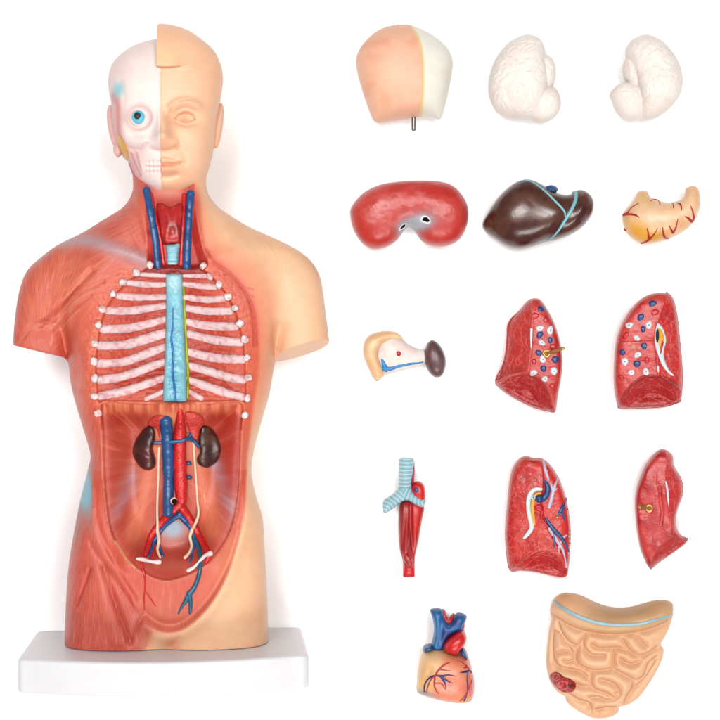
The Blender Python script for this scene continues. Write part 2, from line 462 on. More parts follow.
# --- outlines in picture units
TRUNK = [(133, 150), (133, 178), (132.5, 192), (125, 206), (110, 217), (90, 231), (72, 248), (60, 268), (56, 295), (60, 325), (66, 352), (69, 364), (71, 382),
         (75, 400), (81, 420), (88, 443), (91, 456), (88, 470), (84, 486), (80, 502), (76, 522), (72, 545), (69, 565), (67, 590), (65.5, 620),
         (65, 645), (65.5, 690), (68, 735), (266, 735), (268.5, 690), (268.5, 645), (268, 620), (267, 591), (265.5, 565), (264.5, 545), (263.5, 526),
         (261.5, 513), (256, 496), (252.5, 480), (251.5, 467), (254, 450), (257.5, 436), (264, 413), (269, 396), (273, 374), (276, 352), (281, 325), (284, 296),
         (280, 268), (268, 246), (250, 231), (232, 218), (217, 206), (208.5, 194), (206, 180), (206, 150)]
ARM_L = [(112, 222), (85, 232.5), (60, 244), (43, 256), (28, 270), (21, 286), (17, 305), (14.5, 327), (13.5, 344), (13, 372), (20, 395), (60, 395), (68, 372), (70, 350), (78, 322),
         (96, 295), (112, 270), (122, 240)]
ARM_R = [(226, 222), (252, 229), (277, 239.5), (296, 249), (310, 260), (319, 274), (323, 292), (325.5, 312), (328.5, 335), (330, 365), (322, 392), (284, 392), (275, 372), (272, 350),
         (264, 322), (246, 295), (232, 270), (220, 240)]
CHEST = [(172, 264), (195, 266), (206, 272), (216, 281), (226, 293), (234, 307), (239, 322), (243, 340), (245, 358), (246, 378), (246.5, 397), (246, 402), (238, 402), (172, 402), (106, 402), (99, 402),
         (97, 390), (96, 365), (98, 343), (101, 325), (106, 310), (115, 296), (126, 284), (139, 274), (152, 267)]
NECK = [(144, 176), (168, 172), (192, 176), (195, 205), (198, 228), (203, 250), (208, 266), (196, 273), (172, 272), (150, 270), (148, 240), (146, 210)]
BELLY = [(103, 402), (140, 402), (172, 402), (210, 402), (242, 402), (242, 430), (241, 470), (239, 500), (232, 530), (218, 553), (203, 567), (185, 576), (165, 580), (146, 573),
         (126, 557), (111, 533), (105, 500), (103, 470), (102, 430)]
LIP = [(93, 402), (250, 402), (250, 440), (246, 480), (244, 515), (236, 550), (226, 578), (213, 600), (197, 618), (180, 629), (163, 630), (148, 621), (140, 606), (124, 580), (107, 553), (95, 525), (92, 490), (93, 440)]
SKIN = [(172, 150), (184, 180), (193, 186), (199, 200), (201, 225), (204, 243), (211, 256), (224, 266), (239, 279), (250, 295), (256, 312), (258.5, 335), (258, 370), (254, 400), (250, 430), (246, 460), (243, 500), (236, 528),
        (222, 556), (208, 582), (197, 600), (185, 614), (171, 624), (160, 627), (152, 628), (147, 640), (141, 655), (138, 700), (300, 700), (360, 500), (360, 150), (260, 140)]

h = 1.0
g = Grid(fr, -155, 172, -368, 212, -62, 72, h)
W0 = 40.0
PX, PY = g.px(W0)
T_TR = 54.0
Dch, Dnk, Dbl, Dlip = (inside(PX, PY, p) for p in (CHEST, NECK, BELLY, LIP))
Dskin_g = inside(PX, PY, SKIN, pad=80)
fib = lambda X, Y, fx, fy, k, s: noise2(np.arctan2(X-fx, Y-fy)*k, np.hypot(X-fx, Y-fy)*.03, s)

def relief(X, Y):
    """everything modelled on the front of the body, in millimetres"""
    H = np.zeros_like(X)
    skin = sstep(-3, 6, Dskin_g)
    # neck, collar bones, chest muscles
    H += 3.0*line(X, Y, [(70, 240), (95, 244), (120, 251), (150, 262)], 5)
    H += 2.0*line(X, Y, [(205, 262), (235, 252), (270, 246), (300, 252)], 6)
    H -= 1.6*line(X, Y, [(132, 200), (140, 225), (148, 250)], 3.0) + 1.2*line(X, Y, [(124, 212), (134, 235), (143, 255)], 2)
    H += 2.0*line(X, Y, [(137, 195), (144, 225), (150, 252)], 3)
    H -= 1.2*line(X, Y, [(199, 200), (203, 230), (207, 255)], 2.2)
    H += 5*gss(X, Y, 85, 285, 26, 22) + 4*gss(X, Y, 268, 290, 24, 26)
    # deltoid edge and arm pit
    H -= 3.4*line(X, Y, [(40, 325), (52, 314), (64, 302), (78, 287), (92, 272)], 2.4)
    H -= 1.6*line(X, Y, [(46, 328), (58, 318), (72, 302), (88, 290), (104, 282)], 1.3)
    H -= 1.3*line(X, Y, [(52, 332), (64, 320), (78, 306), (92, 296)], 1.2)
    H -= 5.0*line(X, Y, [(66, 360), (64, 342), (58, 328)], 4.5) + 4.0*gss(X, Y, 44, 338, 15, 9) + 2.4*line(X, Y, [(16, 342), (28, 328), (42, 322), (56, 325)], 2)
    H -= 5.0*line(X, Y, [(276, 360), (278, 344), (281, 328)], 5)
    H -= 1.2*line(X, Y, [(75, 345), (80, 372), (86, 398)], 2.0)
    # serrated flank
    for yy in (368, 384, 400, 416): H -= .8*line(X, Y, [(72, yy), (82, yy+5), (92, yy+3)], 1.6)*(X < 96)
    H -= 1.0*line(X, Y, [(93, 410), (96, 440), (97, 470), (93, 505)], 2.0)
    # muscle rims with seams
    H += 1.5*line(X, Y, [(88, 345), (88, 390), (96, 430), (99, 470), (97, 505), (108, 540)], 4.0)
    H -= .8*line(X, Y, [(214, 264), (232, 276), (247, 296), (254, 316), (256, 345)], 1.3)
    H -= 1.0*line(X, Y, [(252, 400), (247, 440), (244, 480)], 1.8)
    # lower belly lip, groins, thighs
    rim = line(X, Y, [(250, 470), (247, 515), (238, 550), (228, 579), (214, 602), (197, 621), (180, 632), (163, 634), (146, 625)], 5.0)
    H += 3.4*rim
    H -= 2.0*line(X, Y, [(239, 530), (229, 560), (213, 590), (197, 609), (180, 621), (163, 622), (148, 613), (138, 600)], 2.6)
    H += 1.8*line(X, Y, [(92, 490), (92, 525), (105, 553), (124, 580), (140, 604)], 3.0)
    H -= 1.6*line(X, Y, [(86, 520), (92, 545), (106, 566), (122, 588), (138, 612)], 2.2)
    H -= 3.2*line(X, Y, [(104, 566), (112, 590), (120, 612), (130, 638)], 2.3) + 2.4*line(X, Y, [(91, 568), (85, 585), (77, 607)], 1.6)
    H += 2.2*line(X, Y, [(97, 570), (107, 605), (117, 640)], 5)
    H -= 2.2*line(X, Y, [(143, 614), (136, 630), (131, 642)], 2.0) + 1.2*line(X, Y, [(151, 632), (148, 645)], 1.4) + 1.0*line(X, Y, [(180, 636), (171, 645)], 2)
    H -= 11.0*gss(X, Y, 163, 660, 15, 13)
    H += 2.5*gss(X, Y, 222, 625, 26, 22)
    H -= 5*sstep(196, 160, Y)*0
    # fibres
    m = 1-skin
    f1 = fib(X, Y, 62, 420, 26, 1)*sstep(250, 300, Y)*(Y < 352)*(X < 82)
    f2 = fib(X, Y, 100, 470, 76, 2)*(Y > 560)*sstep(-2, -8, Dlip)
    f3 = noise2(X*.55+Y*.1, Y*.05, 3)*(X < 100)*(Y > 355)*(Y < 560)
    f4 = fib(X, Y, 180, 205, 40, 4)*(Y > 215)*(Y < 345)*(X > 60)*(X < 135)
    H += m*(.3*f1+.25*f2+.3*f3+.25*f4)
    # pitted cut muscle round the chest
    ring = sstep(-26, -3, Dch)*(Dch < 0)*(Y > 270)*(Y < 402)
    H += ring*.7*noise2(X*.75, Y*.75, 5)
    # ---- openings
    d = 2*sstep(-1, 2, Dnk)+6*sstep(0, 9, Dnk)*(Y < 276)
    d = np.maximum(d, 3.0*sstep(-.8, 2.2, Dch)+13*sstep(0, 46, Dch))
    strip = noise2(X*.42, Y*.03, 7)
    db = 0.6+25*sstep(0, 32, Dbl)+3*sstep(0, 3, Dbl)
    db += sstep(402, 404, Y)*(1-sstep(408, 418, Y))*(-1.1*strip) 
    d = np.maximum(d, np.where((Dbl > 0) & (Y > 401.5), db, 0))
    d = np.maximum(d, np.where((Dlip > 0) & (Dbl <= 0) & (Y > 480), 1.6*sstep(0, 5, Dlip), 0))
    psoas = line(X, Y, [(160, 424), (150, 460), (142, 500), (134, 535), (128, 560)], 8.5) + line(X, Y, [(194, 424), (200, 460), (206, 500), (212, 530), (214, 552)], 8.5)
    H += 6.0*psoas*(Y > 405)
    H += 9.0*gss(X, Y, 177, 440, 13, 46)*(Y > 403)+7*gss(X, Y, 174, 505, 12, 14)-5*gss(X, Y, 174, 545, 18, 12)
    H += 2.2*gss(X, Y, 126, 492, 12, 22)+2.2*gss(X, Y, 224, 490, 12, 24)
    rad = noise2(np.arctan2(X-172, 470-Y)*16, np.hypot(X-172, Y-470)*.03, 9)
    H += (Dbl > 2)*.45*rad*sstep(12, 26, np.abs(X-175))
    H += (Dch > 1)*(.55*noise2(X*.12, Y*.6, 11)+.5*noise2(X*.5, Y*.5, 12))
    return H-d
REL = relief(PX, PY)
F = g.pillow(TRUNK, T_TR, 2.6, H=REL, back=.95)
yy = g.gy[0]
def cutplane(p, q, side):
    a = np.array(fr.p2l(*p)); b = np.array(fr.p2l(*q)); n = np.array([-(b-a)[1], (b-a)[0]]); n /= np.linalg.norm(n)
    if n[1] < 0: n = -n
    return (g.gx-a[0])*n[0]+(g.gy-a[1])*n[1]
for arm, cp, tilt in ((ARM_L, ((14, 345.5), (66, 358)), .03), (ARM_R, ((329, 342.5), (276, 358.5)), .2)):
    A = g.pillow(arm, 33, 1.2, H=REL*.8, back=.95)
    c = cutplane(*cp, 0)
    A = smin(A, (c[:, :, None]-tilt*g.z[None, None, :]).astype(np.float32), 1.5)
    F = smax(F, A, 9.0); del A
F = np.minimum(F, (g.gy+281.5)[:, :, None].astype(np.float32))
F = np.minimum(F, (198-g.gy)[:, :, None].astype(np.float32))
j0 = int(80/h); F = np.ascontiguousarray(F[:, j0:]); g.org = (g.org[0], g.org[1]+j0*h, g.org[2])
hm = Height(F, g.org, h)
V, Q = surfnets(F, g.org, h); del F
V[:, 1] = np.maximum(V[:, 1], -281.9)
N = vnormals(V, Q)

def body_colour(V, N):
    X, Y = fr.l2p(V[:, 0], V[:, 1], W0); front = V[:, 2] > -4
    ds = inside(X, Y, SKIN, pad=90); dch, dbl, dlip, dnk = (inside(X, Y, p) for p in (CHEST, BELLY, LIP, NECK))
    n1 = fbm(X*.06, Y*.06, 21); n2 = noise2(X*.5, Y*.5, 22)
    # muscle
    c = np.tile(np.array([219, 102, 84.]), (len(V), 1))
    c = mix(c, (232, 122, 98), .5*sstep(-.2, .9, n1))
    c = mix(c, (236, 130, 100), .7*gss(X, Y, 62, 285, 26, 24))
    c = mix(c, (205, 86, 72), .5*sstep(430, 600, Y)*sstep(.0, .6, -n1))
    c = mix(c, (214, 96, 84), .5*(Y > 540))
    s = (fib(X, Y, 62, 420, 30, 1)*(Y > 255)*(Y < 352)*(X < 82) + fib(X, Y, 100, 470, 76, 2)*(Y > 545) + noise2(X*.6+Y*.1, Y*.05, 3)*(Y >= 352)*(Y <= 545)
         + fib(X, Y, 180, 205, 44, 4)*(Y < 345)*(X > 62)*(X < 140))
    c = mix(c, (244, 150, 124), .15*sstep(.1, .6, s)); c = mix(c, (186, 62, 52), .14*sstep(.15, .7, -s))
    # darker colour along the muscle creases, pale tendon lines
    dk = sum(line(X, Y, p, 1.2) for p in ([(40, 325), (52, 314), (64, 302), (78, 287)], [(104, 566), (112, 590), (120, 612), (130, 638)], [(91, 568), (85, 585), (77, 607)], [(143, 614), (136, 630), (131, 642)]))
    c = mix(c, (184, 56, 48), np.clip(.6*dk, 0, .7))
    for p in ([(50, 327), (60, 318), (74, 303), (90, 291), (102, 285)], [(54, 324), (66, 311), (80, 299), (94, 292)], [(58, 330), (68, 320), (80, 310)], [(16, 343), (28, 330), (42, 325), (54, 328)], [(49, 325), (51, 336), (49, 345)], [(62, 300), (74, 289), (84, 278)]):
        c = mix(c, (236, 150, 128), np.clip(.75*line(X, Y, p, .7), 0, 1))
    ring = sstep(-22, -3, dch)*(dch < 0)*(Y > 268)*(Y < 440)*(ds < 2)
    c = mix(c, (232, 112, 84), .5*ring); c = mix(c, (246, 160, 130), .5*ring*sstep(.25, .7, noise2(X*.75, Y*.75, 5)))
    # tendons and aponeurosis: pale patches
    c = mix(c, (198, 164, 170), .9*line(X, Y, [(62, 240), (84, 240), (106, 246), (128, 254), (149, 264)], 6.0))
    c = mix(c, (228, 160, 150), .5*gss(X, Y, 78, 385, 4, 26)); c = mix(c, (226, 130, 122), .5*gss(X, Y, 126, 222, 8, 16))
    c = mix(c, (132, 200, 222), np.clip(1.6*gss(X, Y, 81, 488, 7.5, 17, -.2), 0, .97)); c = mix(c, (168, 120, 126), .55*gss(X, Y, 74, 528, 6, 14))
    c = mix(c, (206, 150, 152), .55*gss(X, Y, 30, 262, 18, 4, -.6)); c = mix(c, (210, 130, 128), .4*gss(X, Y, 68, 590, 4, 40))
    c = mix(c, (236, 140, 120), .4*gss(X, Y, 104, 585, 6, 22))
    c = mix(c, (240, 160, 140), .35*gss(X, Y, 142, 640, 8, 14))
    # skin
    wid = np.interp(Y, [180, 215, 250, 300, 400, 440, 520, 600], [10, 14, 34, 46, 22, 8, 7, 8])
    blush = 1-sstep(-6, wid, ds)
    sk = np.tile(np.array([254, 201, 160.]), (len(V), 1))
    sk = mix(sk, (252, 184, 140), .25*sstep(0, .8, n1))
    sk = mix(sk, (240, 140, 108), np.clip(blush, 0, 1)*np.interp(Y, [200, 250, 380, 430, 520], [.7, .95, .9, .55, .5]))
    sk = mix(sk, (254, 208, 168), .6*gss(X, Y, 300, 300, 25, 40))
    sk = mix(sk, (240, 140, 112), .6*gss(X, Y, 172, 642, 7, 5, -.7)); sk = mix(sk, (238, 150, 118), .3*line(X, Y, [(150, 610), (165, 623), (182, 621), (198, 609), (214, 590), (230, 560)], 4))
    soft = np.interp(Y, [180, 255, 270, 460, 500, 560, 640], [5, 5, 3, 3, 5, 8, 9])
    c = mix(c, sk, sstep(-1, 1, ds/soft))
    # rim of cut muscle on the skin side
    r2 = line(X, Y, [(213, 264), (230, 277), (244, 296), (251, 316), (252, 345), (250, 380), (246, 420), (244, 470), (242, 505)], 4.5)
    c = mix(c, (230, 110, 84), .8*r2*sstep(3, -1, ds-np.where(Y > 380, 0, 6))); c = mix(c, (196, 74, 60), .75*line(X, Y, [(206, 250), (216, 264), (233, 276), (248, 296), (255, 316), (257, 345)], .9)*(ds < 3))
    for p in ([(224, 275), (240, 294), (247, 316)], [(230, 272), (246, 296), (252, 322), (253, 346)], [(216, 272), (226, 282), (233, 292)]):
        c = mix(c, (190, 78, 66), .55*line(X, Y, p, .8))
    for yy in range(292, 350, 7): c = mix(c, (200, 88, 72), .5*line(X, Y, [(236+(yy-292)*.12, yy), (246+(yy-292)*.1, yy-4), (253, yy-2)], .7))
    # outside face: lip region below the bowl
    lipz = (dlip > 0) & (Y > 470)
    c = mix(c, mix(mix((216, 94, 76), (230, 118, 96), sstep(570, 625, Y)), (238, 148, 116), sstep(190, 240, X)*sstep(500, 560, Y)), sstep(-2, 3, dlip)*(Y > 470)*sstep(2, -2, dbl))
    st = noise2(X*.45, Y*.04, 31)
    c = mix(c, (236, 150, 124), lipz*(dbl < 0)*.45*sstep(.1, .7, st)*gss(X, Y, 160, 602, 22, 16))
    # neck opening
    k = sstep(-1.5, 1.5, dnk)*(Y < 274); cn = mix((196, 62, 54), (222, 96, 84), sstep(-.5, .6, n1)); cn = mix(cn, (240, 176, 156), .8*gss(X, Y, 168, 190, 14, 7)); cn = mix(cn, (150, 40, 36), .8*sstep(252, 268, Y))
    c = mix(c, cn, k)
    # chest wall
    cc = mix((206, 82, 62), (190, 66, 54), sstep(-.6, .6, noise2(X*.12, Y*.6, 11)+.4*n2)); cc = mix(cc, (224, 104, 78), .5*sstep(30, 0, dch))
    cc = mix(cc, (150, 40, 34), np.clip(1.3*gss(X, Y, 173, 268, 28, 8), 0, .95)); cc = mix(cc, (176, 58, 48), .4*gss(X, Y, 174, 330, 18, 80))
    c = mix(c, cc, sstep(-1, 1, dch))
    # belly
    rad = noise2(np.arctan2(X-172, 470-Y)*18, np.hypot(X-172, Y-470)*.03, 9)
    cb = mix((200, 88, 72), (186, 72, 60), sstep(-.5, .6, n1)); cb = mix(cb, (232, 128, 104), .45*sstep(.2, .7, rad)); cb = mix(cb, (178, 58, 50), .3*sstep(.2, .7, -rad))
    cb = mix(cb, (180, 56, 48), .6*gss(X, Y, 232, 455, 9, 40))
    ps = line(X, Y, [(160, 424), (150, 460), (142, 500), (134, 535)], 7.5) + line(X, Y, [(194, 424), (200, 460), (206, 500), (212, 530)], 7.5)
    cb = mix(cb, (234, 130, 98), np.clip(.95*ps, 0, .85)); cb = mix(cb, (214, 100, 76), .5*np.clip(ps, 0, 1)*sstep(.2, .7, noise2(X*.9+Y*.25, Y*.04, 33)))
    cb = mix(cb, (248, 164, 112), gss(X, Y, 173, 414, 10, 10))
    cb = mix(cb, (222, 118, 92), .5*gss(X, Y, 176, 470, 12, 40))
    for p in ((124, 492, 6, 12, .5), (131, 478, 5, 8, 0), (118, 512, 4, 10, .5), (222, 482, 5, 18, -.15), (231, 505, 5, 10, 0), (215, 468, 4, 10, -.3)):
        cb = mix(cb, (190, 170, 190), .6*gss(X, Y, *p)*(.55+.45*sstep(-.35, .45, rad)))
    cb = mix(cb, (196, 70, 58), .6*sstep(530, 565, Y)); cb = mix(cb, (172, 196, 212), np.clip(1.2*gss(X, Y, 172, 530, 9, 8), 0, .95)); cb = mix(cb, (222, 140, 130), .7*gss(X, Y, 174, 546, 9, 3))
    cb = mix(cb, (232, 130, 106), .6*gss(X, Y, 173, 566, 24, 5))
    band = sstep(400, 403, Y)*(1-sstep(407, 418, Y+2.5*noise2(X*.42, Y*.03, 7)))
    strip = noise2(X*.42, Y*.03, 7)
    cb = mix(cb, (236, 132, 96), .9*band); cb = mix(cb, (190, 72, 56), band*.7*sstep(.0, .5, strip))
    c = mix(c, cb, sstep(-1, 1, dbl)*(Y > 401))
    c = mix(c, (240, 150, 120), .6*line(X, Y, [(104, 402.5), (172, 402.5), (242, 402.5)], .9))
    edge = np.exp(-.5*((dbl-.5)/1.1)**2)*(Y > 430)
    c = mix(c, (242, 160, 130), .4*edge)
    for p in ([(127, 556), (132, 561), (136, 566)], [(116, 540), (122, 549), (127, 556)], [(204, 496), (205, 503)]):
        c = mix(c, (250, 206, 140), .7*line(X, Y, p, .5))
    # the back carries the same two halves, plainly painted
    bc = np.where((V[:, 0] > 8)[:, None], np.array([254, 201, 160.]), np.array([218, 102, 84.]))
    back = np.where((V[:, 2] < -6) & (N[:, 2] < .1), 1.0, 0.0)
    c = mix(c, bc, back*((dch > -8) | (dbl > -8) | (dnk > -8) | (dlip > -8) | (np.abs(ds) < 30)))
    return c
def fibres(V):
    X, Y = fr.l2p(V[:, 0], V[:, 1], W0); n = len(V)
    ds = inside(X, Y, SKIN, pad=90); dch, dbl, dlip, dnk = (inside(X, Y, p) for p in (CHEST, BELLY, LIP, NECK))
    out = np.zeros((n, 3)); musc = sstep(3, -4, ds)*(V[:, 2] > -20)
    ang = lambda fx, fy, R: (np.arctan2(X-fx, np.abs(Y-fy)+1e-6)*R, np.hypot(X-fx, Y-fy))
    free = musc*sstep(1, -3, np.maximum(np.maximum(dch, dbl), np.maximum(dnk, np.where(Y > 470, dlip, -60))))
    zones = [(ang(30, 380, 95), free*sstep(356, 350, Y)*sstep(94, 80, X+.25*(Y-250))*sstep(240, 256, Y), .85),
             (ang(196, 190, 90), free*(1-.8*line(X, Y, [(62, 240), (84, 240), (106, 246), (128, 254), (149, 264)], 6.0))*sstep(205, 214, Y)*sstep(345, 300, Y)*sstep(70, 92, X+.25*(Y-250))*sstep(-16, -24, dch), .6),
             ((X*1.0+Y*.12+2*noise2(X*.05, Y*.02, 61), Y), free*sstep(354, 364, Y)*sstep(566, 540, Y)*sstep(120, 112, X), .5),
             (ang(98, 480, 150), free*sstep(540, 566, Y), .85),
             (ang(172, 455, 120), sstep(1, 6, dbl)*sstep(16, 34, np.abs(X-174)+.35*np.maximum(0, Y-520)), .26),
             ((X*1.15, Y), sstep(0, 4, dlip)*sstep(0, -4, dbl)*sstep(475, 560, Y)*sstep(214, 190, X), .5),
             ((X+.3*Y, Y*.6), sstep(1, 5, dch)*.7, .5)]
    best = np.zeros(n)
    for (u, v), m, a in zones:
        k = m > best; out[k, 0] = u[k]; out[k, 1] = v[k]; out[k, 2] = (m*a)[k]; best = np.maximum(best, m)
    return out
C = np.concatenate([pig(body_colour(V, N)), np.ones((len(V), 1)), fibres(V)], 1)
ctr = V[Q].mean(1); cx, cy = fr.l2p(ctr[:, 0], ctr[:, 1], W0)
fch = inside(cx, cy, CHEST); fbl = inside(cx, cy, BELLY); fsk = inside(cx, cy, SKIN, pad=90); frt = ctr[:, 2] > 0
lab = np.where(fsk > 0, 1, 0); lab[(~frt)] = np.where(ctr[~frt, 0] > 8, 1, 0)
lab[frt & (fch > -.5)] = 2; lab[frt & (fbl > -.5) & (cy > 401.5)] = 3
for i, nm in enumerate(('muscle_half', 'skin_half', 'chest_cavity', 'belly_cavity')):
    v, q, n, c = submesh(V, Q, N, C, lab == i)
    build(nm, M_BODY, torso, fr, v, [q], c, n)

# --- ribs
def ribcols(V, a, b, seed): 
    t = noise3(V[:, 0]*.35+seed, V[:, 1]*.5, V[:, 2]*.4)
    return pig(mix(np.tile(a, (len(V), 1)), b, sstep(-.1, .7, t)))
c3 = lambda p: crop(p, 80, 180, 4); c5 = lambda p: crop(p, 50, 340, 4); c6 = lambda p: crop(p, 130, 390, 36/7); c7 = lambda p: crop(p, 50, 480, 4)
RIBS = [  # rib end, then the run from the end to the spine
    (c3([(225, 370)])[0], c3([(238, 377), (290, 380), (352, 384)]), 2.0), (c3([(172, 410)])[0], c3([(190, 410), (260, 418), (338, 419)]), 2.8),
    (c3([(132, 457)])[0], c3([(150, 462), (230, 470), (342, 467)]), 3.2), (c3([(92, 518)])[0], c3([(108, 522), (210, 522), (338, 503)]), 3.7),
    (c3([(73, 578)])[0], c3([(90, 596), (200, 592), (338, 558)]), 4.0), (c3([(60, 655)])[0], c3([(78, 664), (200, 656), (338, 618)]), 4.0),
    (c5([(180, 15)])[0], c5([(195, 22), (290, 20), (400, -12), (456, -30)]), 4.0),
    (c5([(176, 85)])[0], c5([(195, 95), (300, 86), (400, 50), (458, 28)]), 4.0), (c5([(178, 152)])[0], c5([(198, 160), (300, 145), (390, 112), (456, 88)]), 4.0),
    (c5([(180, 228)])[0], c5([(200, 224), (300, 205), (400, 172), (456, 152)]), 3.8),
    (c3([(520, 385)])[0], c3([(508, 384), (470, 384), (415, 383)]), 2.0), (c3([(557, 420)])[0], c3([(542, 428), (480, 424), (415, 416)]), 2.8),
    (c3([(593, 467)])[0], c3([(576, 474), (500, 478), (418, 468)]), 3.2), (c3([(620, 513)])[0], c3([(600, 524), (510, 524), (418, 512)]), 3.7),
    (c3([(640, 573)])[0], c3([(622, 586), (520, 584), (418, 566)]), 3.9), (c3([(660, 638)])[0], c3([(642, 650), (540, 640), (418, 612)]), 4.0),
    ((247, 358), c3([(652, 718), (560, 714), (480, 700), (415, 682)]), 4.0), ((248, 378), c5([(770, 140), (700, 126), (620, 72), (545, 32)]) , 4.0),
    ((247, 397), c5([(772, 226), (720, 214), (640, 180), (545, 104)]), 4.0), 
]
# on the right the two lowest ribs run down from the spine
RIBS[17] = ((248, 378), [(243, 379.5), (230, 377.5), (210, 372), (187, 365)], 4.0)
RIBS[18] = ((247, 398), [(242, 397), (230, 394), (208, 387), (187, 379.5)], 3.8)
RIBS.append((None, c5([(385, 236), (420, 222), (456, 205)]), 2.4))
RIBS.append((None, c5([(606, 234), (580, 220), (545, 200)]), 2.4))
for i, (e, run, r) in enumerate(RIBS):
    r0 = np.full(len(run), r); r0[0] *= .95; r0[-1] *= .8
    V, F = surf_tube(fr, hm, run, r0*1.13, lift=.05, flat=.6, n=14, wob=.1, smooth=4)
    V += .2*noise3(V[:, 0]*.4, V[:, 1]*.6, V[:, 2]*.4)[:, None]*np.array([0, 1, 1])
    rb = build('rib', M_RIB, torso, fr, V, F, ribcols(V, (238, 204, 204), (222, 160, 160), i))
    if e:
        x, y = fr.p2l(*e, 40); w = float(hm(x, y)); x, y = fr.p2l(*e, w)
        V, F = ball((x, y, w+1.0), (3.6+.4*math.sin(i*2.3), 3.8+.4*math.cos(i*1.7), 2.8), wob=.38, seed=i*3.1)
        build('rib_end', M_RIB, rb, fr, V, F, ribcols(V, (250, 236, 234), (232, 160, 160), i+40))
for i, e in enumerate([(150, 265), (203.5, 266), (98, 413), (245, 415)]):
    x, y = fr.p2l(*e, 45); w = float(hm(x, y)); x, y = fr.p2l(*e, w)
    V, F = ball((x, y, w+.8), (3.7, 3.7, 2.6), wob=.35, seed=i*5.3+100)
    build('rib_end', M_RIB, torso, fr, V, F, ribcols(V, (250, 236, 234), (232, 160, 160), i+80))

# --- spine column with green edge and vein
colpts = [(166.2, 277), (170, 274.8), (179, 274.8), (182.6, 277), (183.4, 300), (185, 340), (186.6, 370), (187, 398), (185, 401.3), (176, 401.5), (166, 401), (163.6, 398), (164.2, 370), (165.2, 340), (165.8, 300)]
def colH(X, Y): return .9*np.cos((Y-276)*.42)*.5-1.0*line(X, Y, [(173, 330), (172, 350), (174, 385)], 2.2)
V, F = plate(fr, hm, colpts, 10.5, h=.7, k=2.2, sink=4, Hf=colH)
X, Y = fr.l2p(V[:, 0], V[:, 1], 35)
c = np.tile(np.array([142, 208, 224.]), (len(V), 1)); c = mix(c, (178, 226, 236), .4*sstep(-.4, .9, fbm(X*.15, Y*.04, 41))); c = mix(c, (196, 232, 240), .8*gss(X, Y, 175, 282, 8, 7)); c = mix(c, (100, 178, 208), .5*line(X, Y, [(174, 305), (173, 340), (175, 400)], 3))
spine = build('spine_column', M_SKYB, torso, fr, V, F, pig(c))
class HMadd:
    def __init__(s, base, V): # nearest height of a part, binned
        s.base = base; s.b = {}
        k = np.round(V[:, :2]/.9).astype(int)
        for (a, b), z in zip(map(tuple, k), V[:, 2]): s.b[(a, b)] = max(s.b.get((a, b), -1e9), z)
    def __call__(s, x, y):
        x, y = np.broadcast_arrays(np.asarray(x, float), np.asarray(y, float)); r = np.asarray(s.base(x, y), float).copy(); rf = r.reshape(-1)
        for i, (a, b) in enumerate(zip(np.round(x/.9).astype(int).ravel(), np.round(y/.9).astype(int).ravel())):
            q = max(s.b.get((a+i2, b+j2), -1e9) for i2 in (-1, 0, 1) for j2 in (-1, 0, 1))
            if q > rf[i]: rf[i] = q
        return rf.reshape(x.shape)
hs = HMadd(hm, V)
V, F = surf_tube(fr, hs, [(173, 308), (172.6, 325), (171.4, 340), (173.4, 356), (172.4, 372), (174.6, 388), (175, 400)], [.5, .8, 1.0, 1.1, 1.0, 1.2, 1.3], lift=.1, flat=.6)
build('spine_vein', paint('spine_line', (28, 120, 188), vary=.1), spine, fr, V, F)
V, F = surf_tube(fr, hm, [(183.6, 284), (184.6, 310), (186.4, 345), (188, 375), (187.6, 398)], [.8, 1.2, 1.4, 1.4, 1.0], lift=1.2, flat=1.2, wob=.2)
build('nerve_cord', paint('nerve_green', (176, 186, 52), vary=.2, bump=.4), torso, fr, V, F)

# --- neck: veins, arteries, larynx, windpipe
for pts, mt, nm, r in ((c3([(265, 42), (283, 140), (300, 240), (311, 346)]), M_BLUE, 'jugular_vein', [4.2, 4.0, 4.0, 4.0]), (c3([(443, 55), (436, 150), (430, 240), (426, 348)]), M_BLUE, 'jugular_vein', [4.0, 3.8, 3.8, 3.8]),
                       (c3([(283, 55), (300, 140), (322, 240), (334, 335)]), M_RED, 'carotid_artery', [2.0, 1.9, 1.9, 2.0]), (c3([(417, 60), (413, 150), (408, 240), (404, 338)]), M_RED, 'carotid_artery', [2.3, 2.0, 2.0, 2.0])):
    V, F = surf_tube(fr, hm, pts, r, lift=.15, flat=.85, n=16, wob=.14)
    build(nm, mt, torso, fr, V, F)
lar = c3([(304, 100), (330, 92), (350, 104), (372, 104), (400, 90), (414, 102), (410, 180), (402, 252), (370, 258), (330, 256), (318, 190)])
def larH(X, Y): return 1.5*line(X, Y, [(165, 207), (170, 222), (166, 240)], 2.5)+1.5*line(X, Y, [(180, 207), (176, 222), (180, 240)], 2.5)-1.2*gss(X, Y, 172, 232, 4, 3)
V, F = plate(fr, hm, lar, 8, h=.7, k=1.6, sink=3, Hf=larH)
X, Y = fr.l2p(V[:, 0], V[:, 1], 30)
c = mix(np.tile(np.array([196, 52, 46.]), (len(V), 1)), (160, 36, 34), sstep(-.3, .6, fbm(X*.14, Y*.14, 51))); c = mix(c, (226, 90, 80), .7*sstep(.1, .8, noise2(X*.3, Y*.12, 52)))
build('larynx_muscle', M_ORG, torso, fr, V, F, pig(c))
tr = c3([(345, 262), (372, 258), (399, 256), (394, 300), (391, 336), (370, 340), (349, 336), (347, 300)])
V, F = plate(fr, hm, tr, 8.5, h=.6, k=1.5, sink=3, Hf=lambda X, Y: .7*np.sin(Y*1.5))
X, Y = fr.l2p(V[:, 0], V[:, 1], 30); c = mix(np.tile(np.array([150, 212, 232.]), (len(V), 1)), (186, 232, 242), sstep(-.4, .6, np.sin(Y*1.5)))
build('windpipe', M_SKYB, torso, fr, V, F, pig(c))

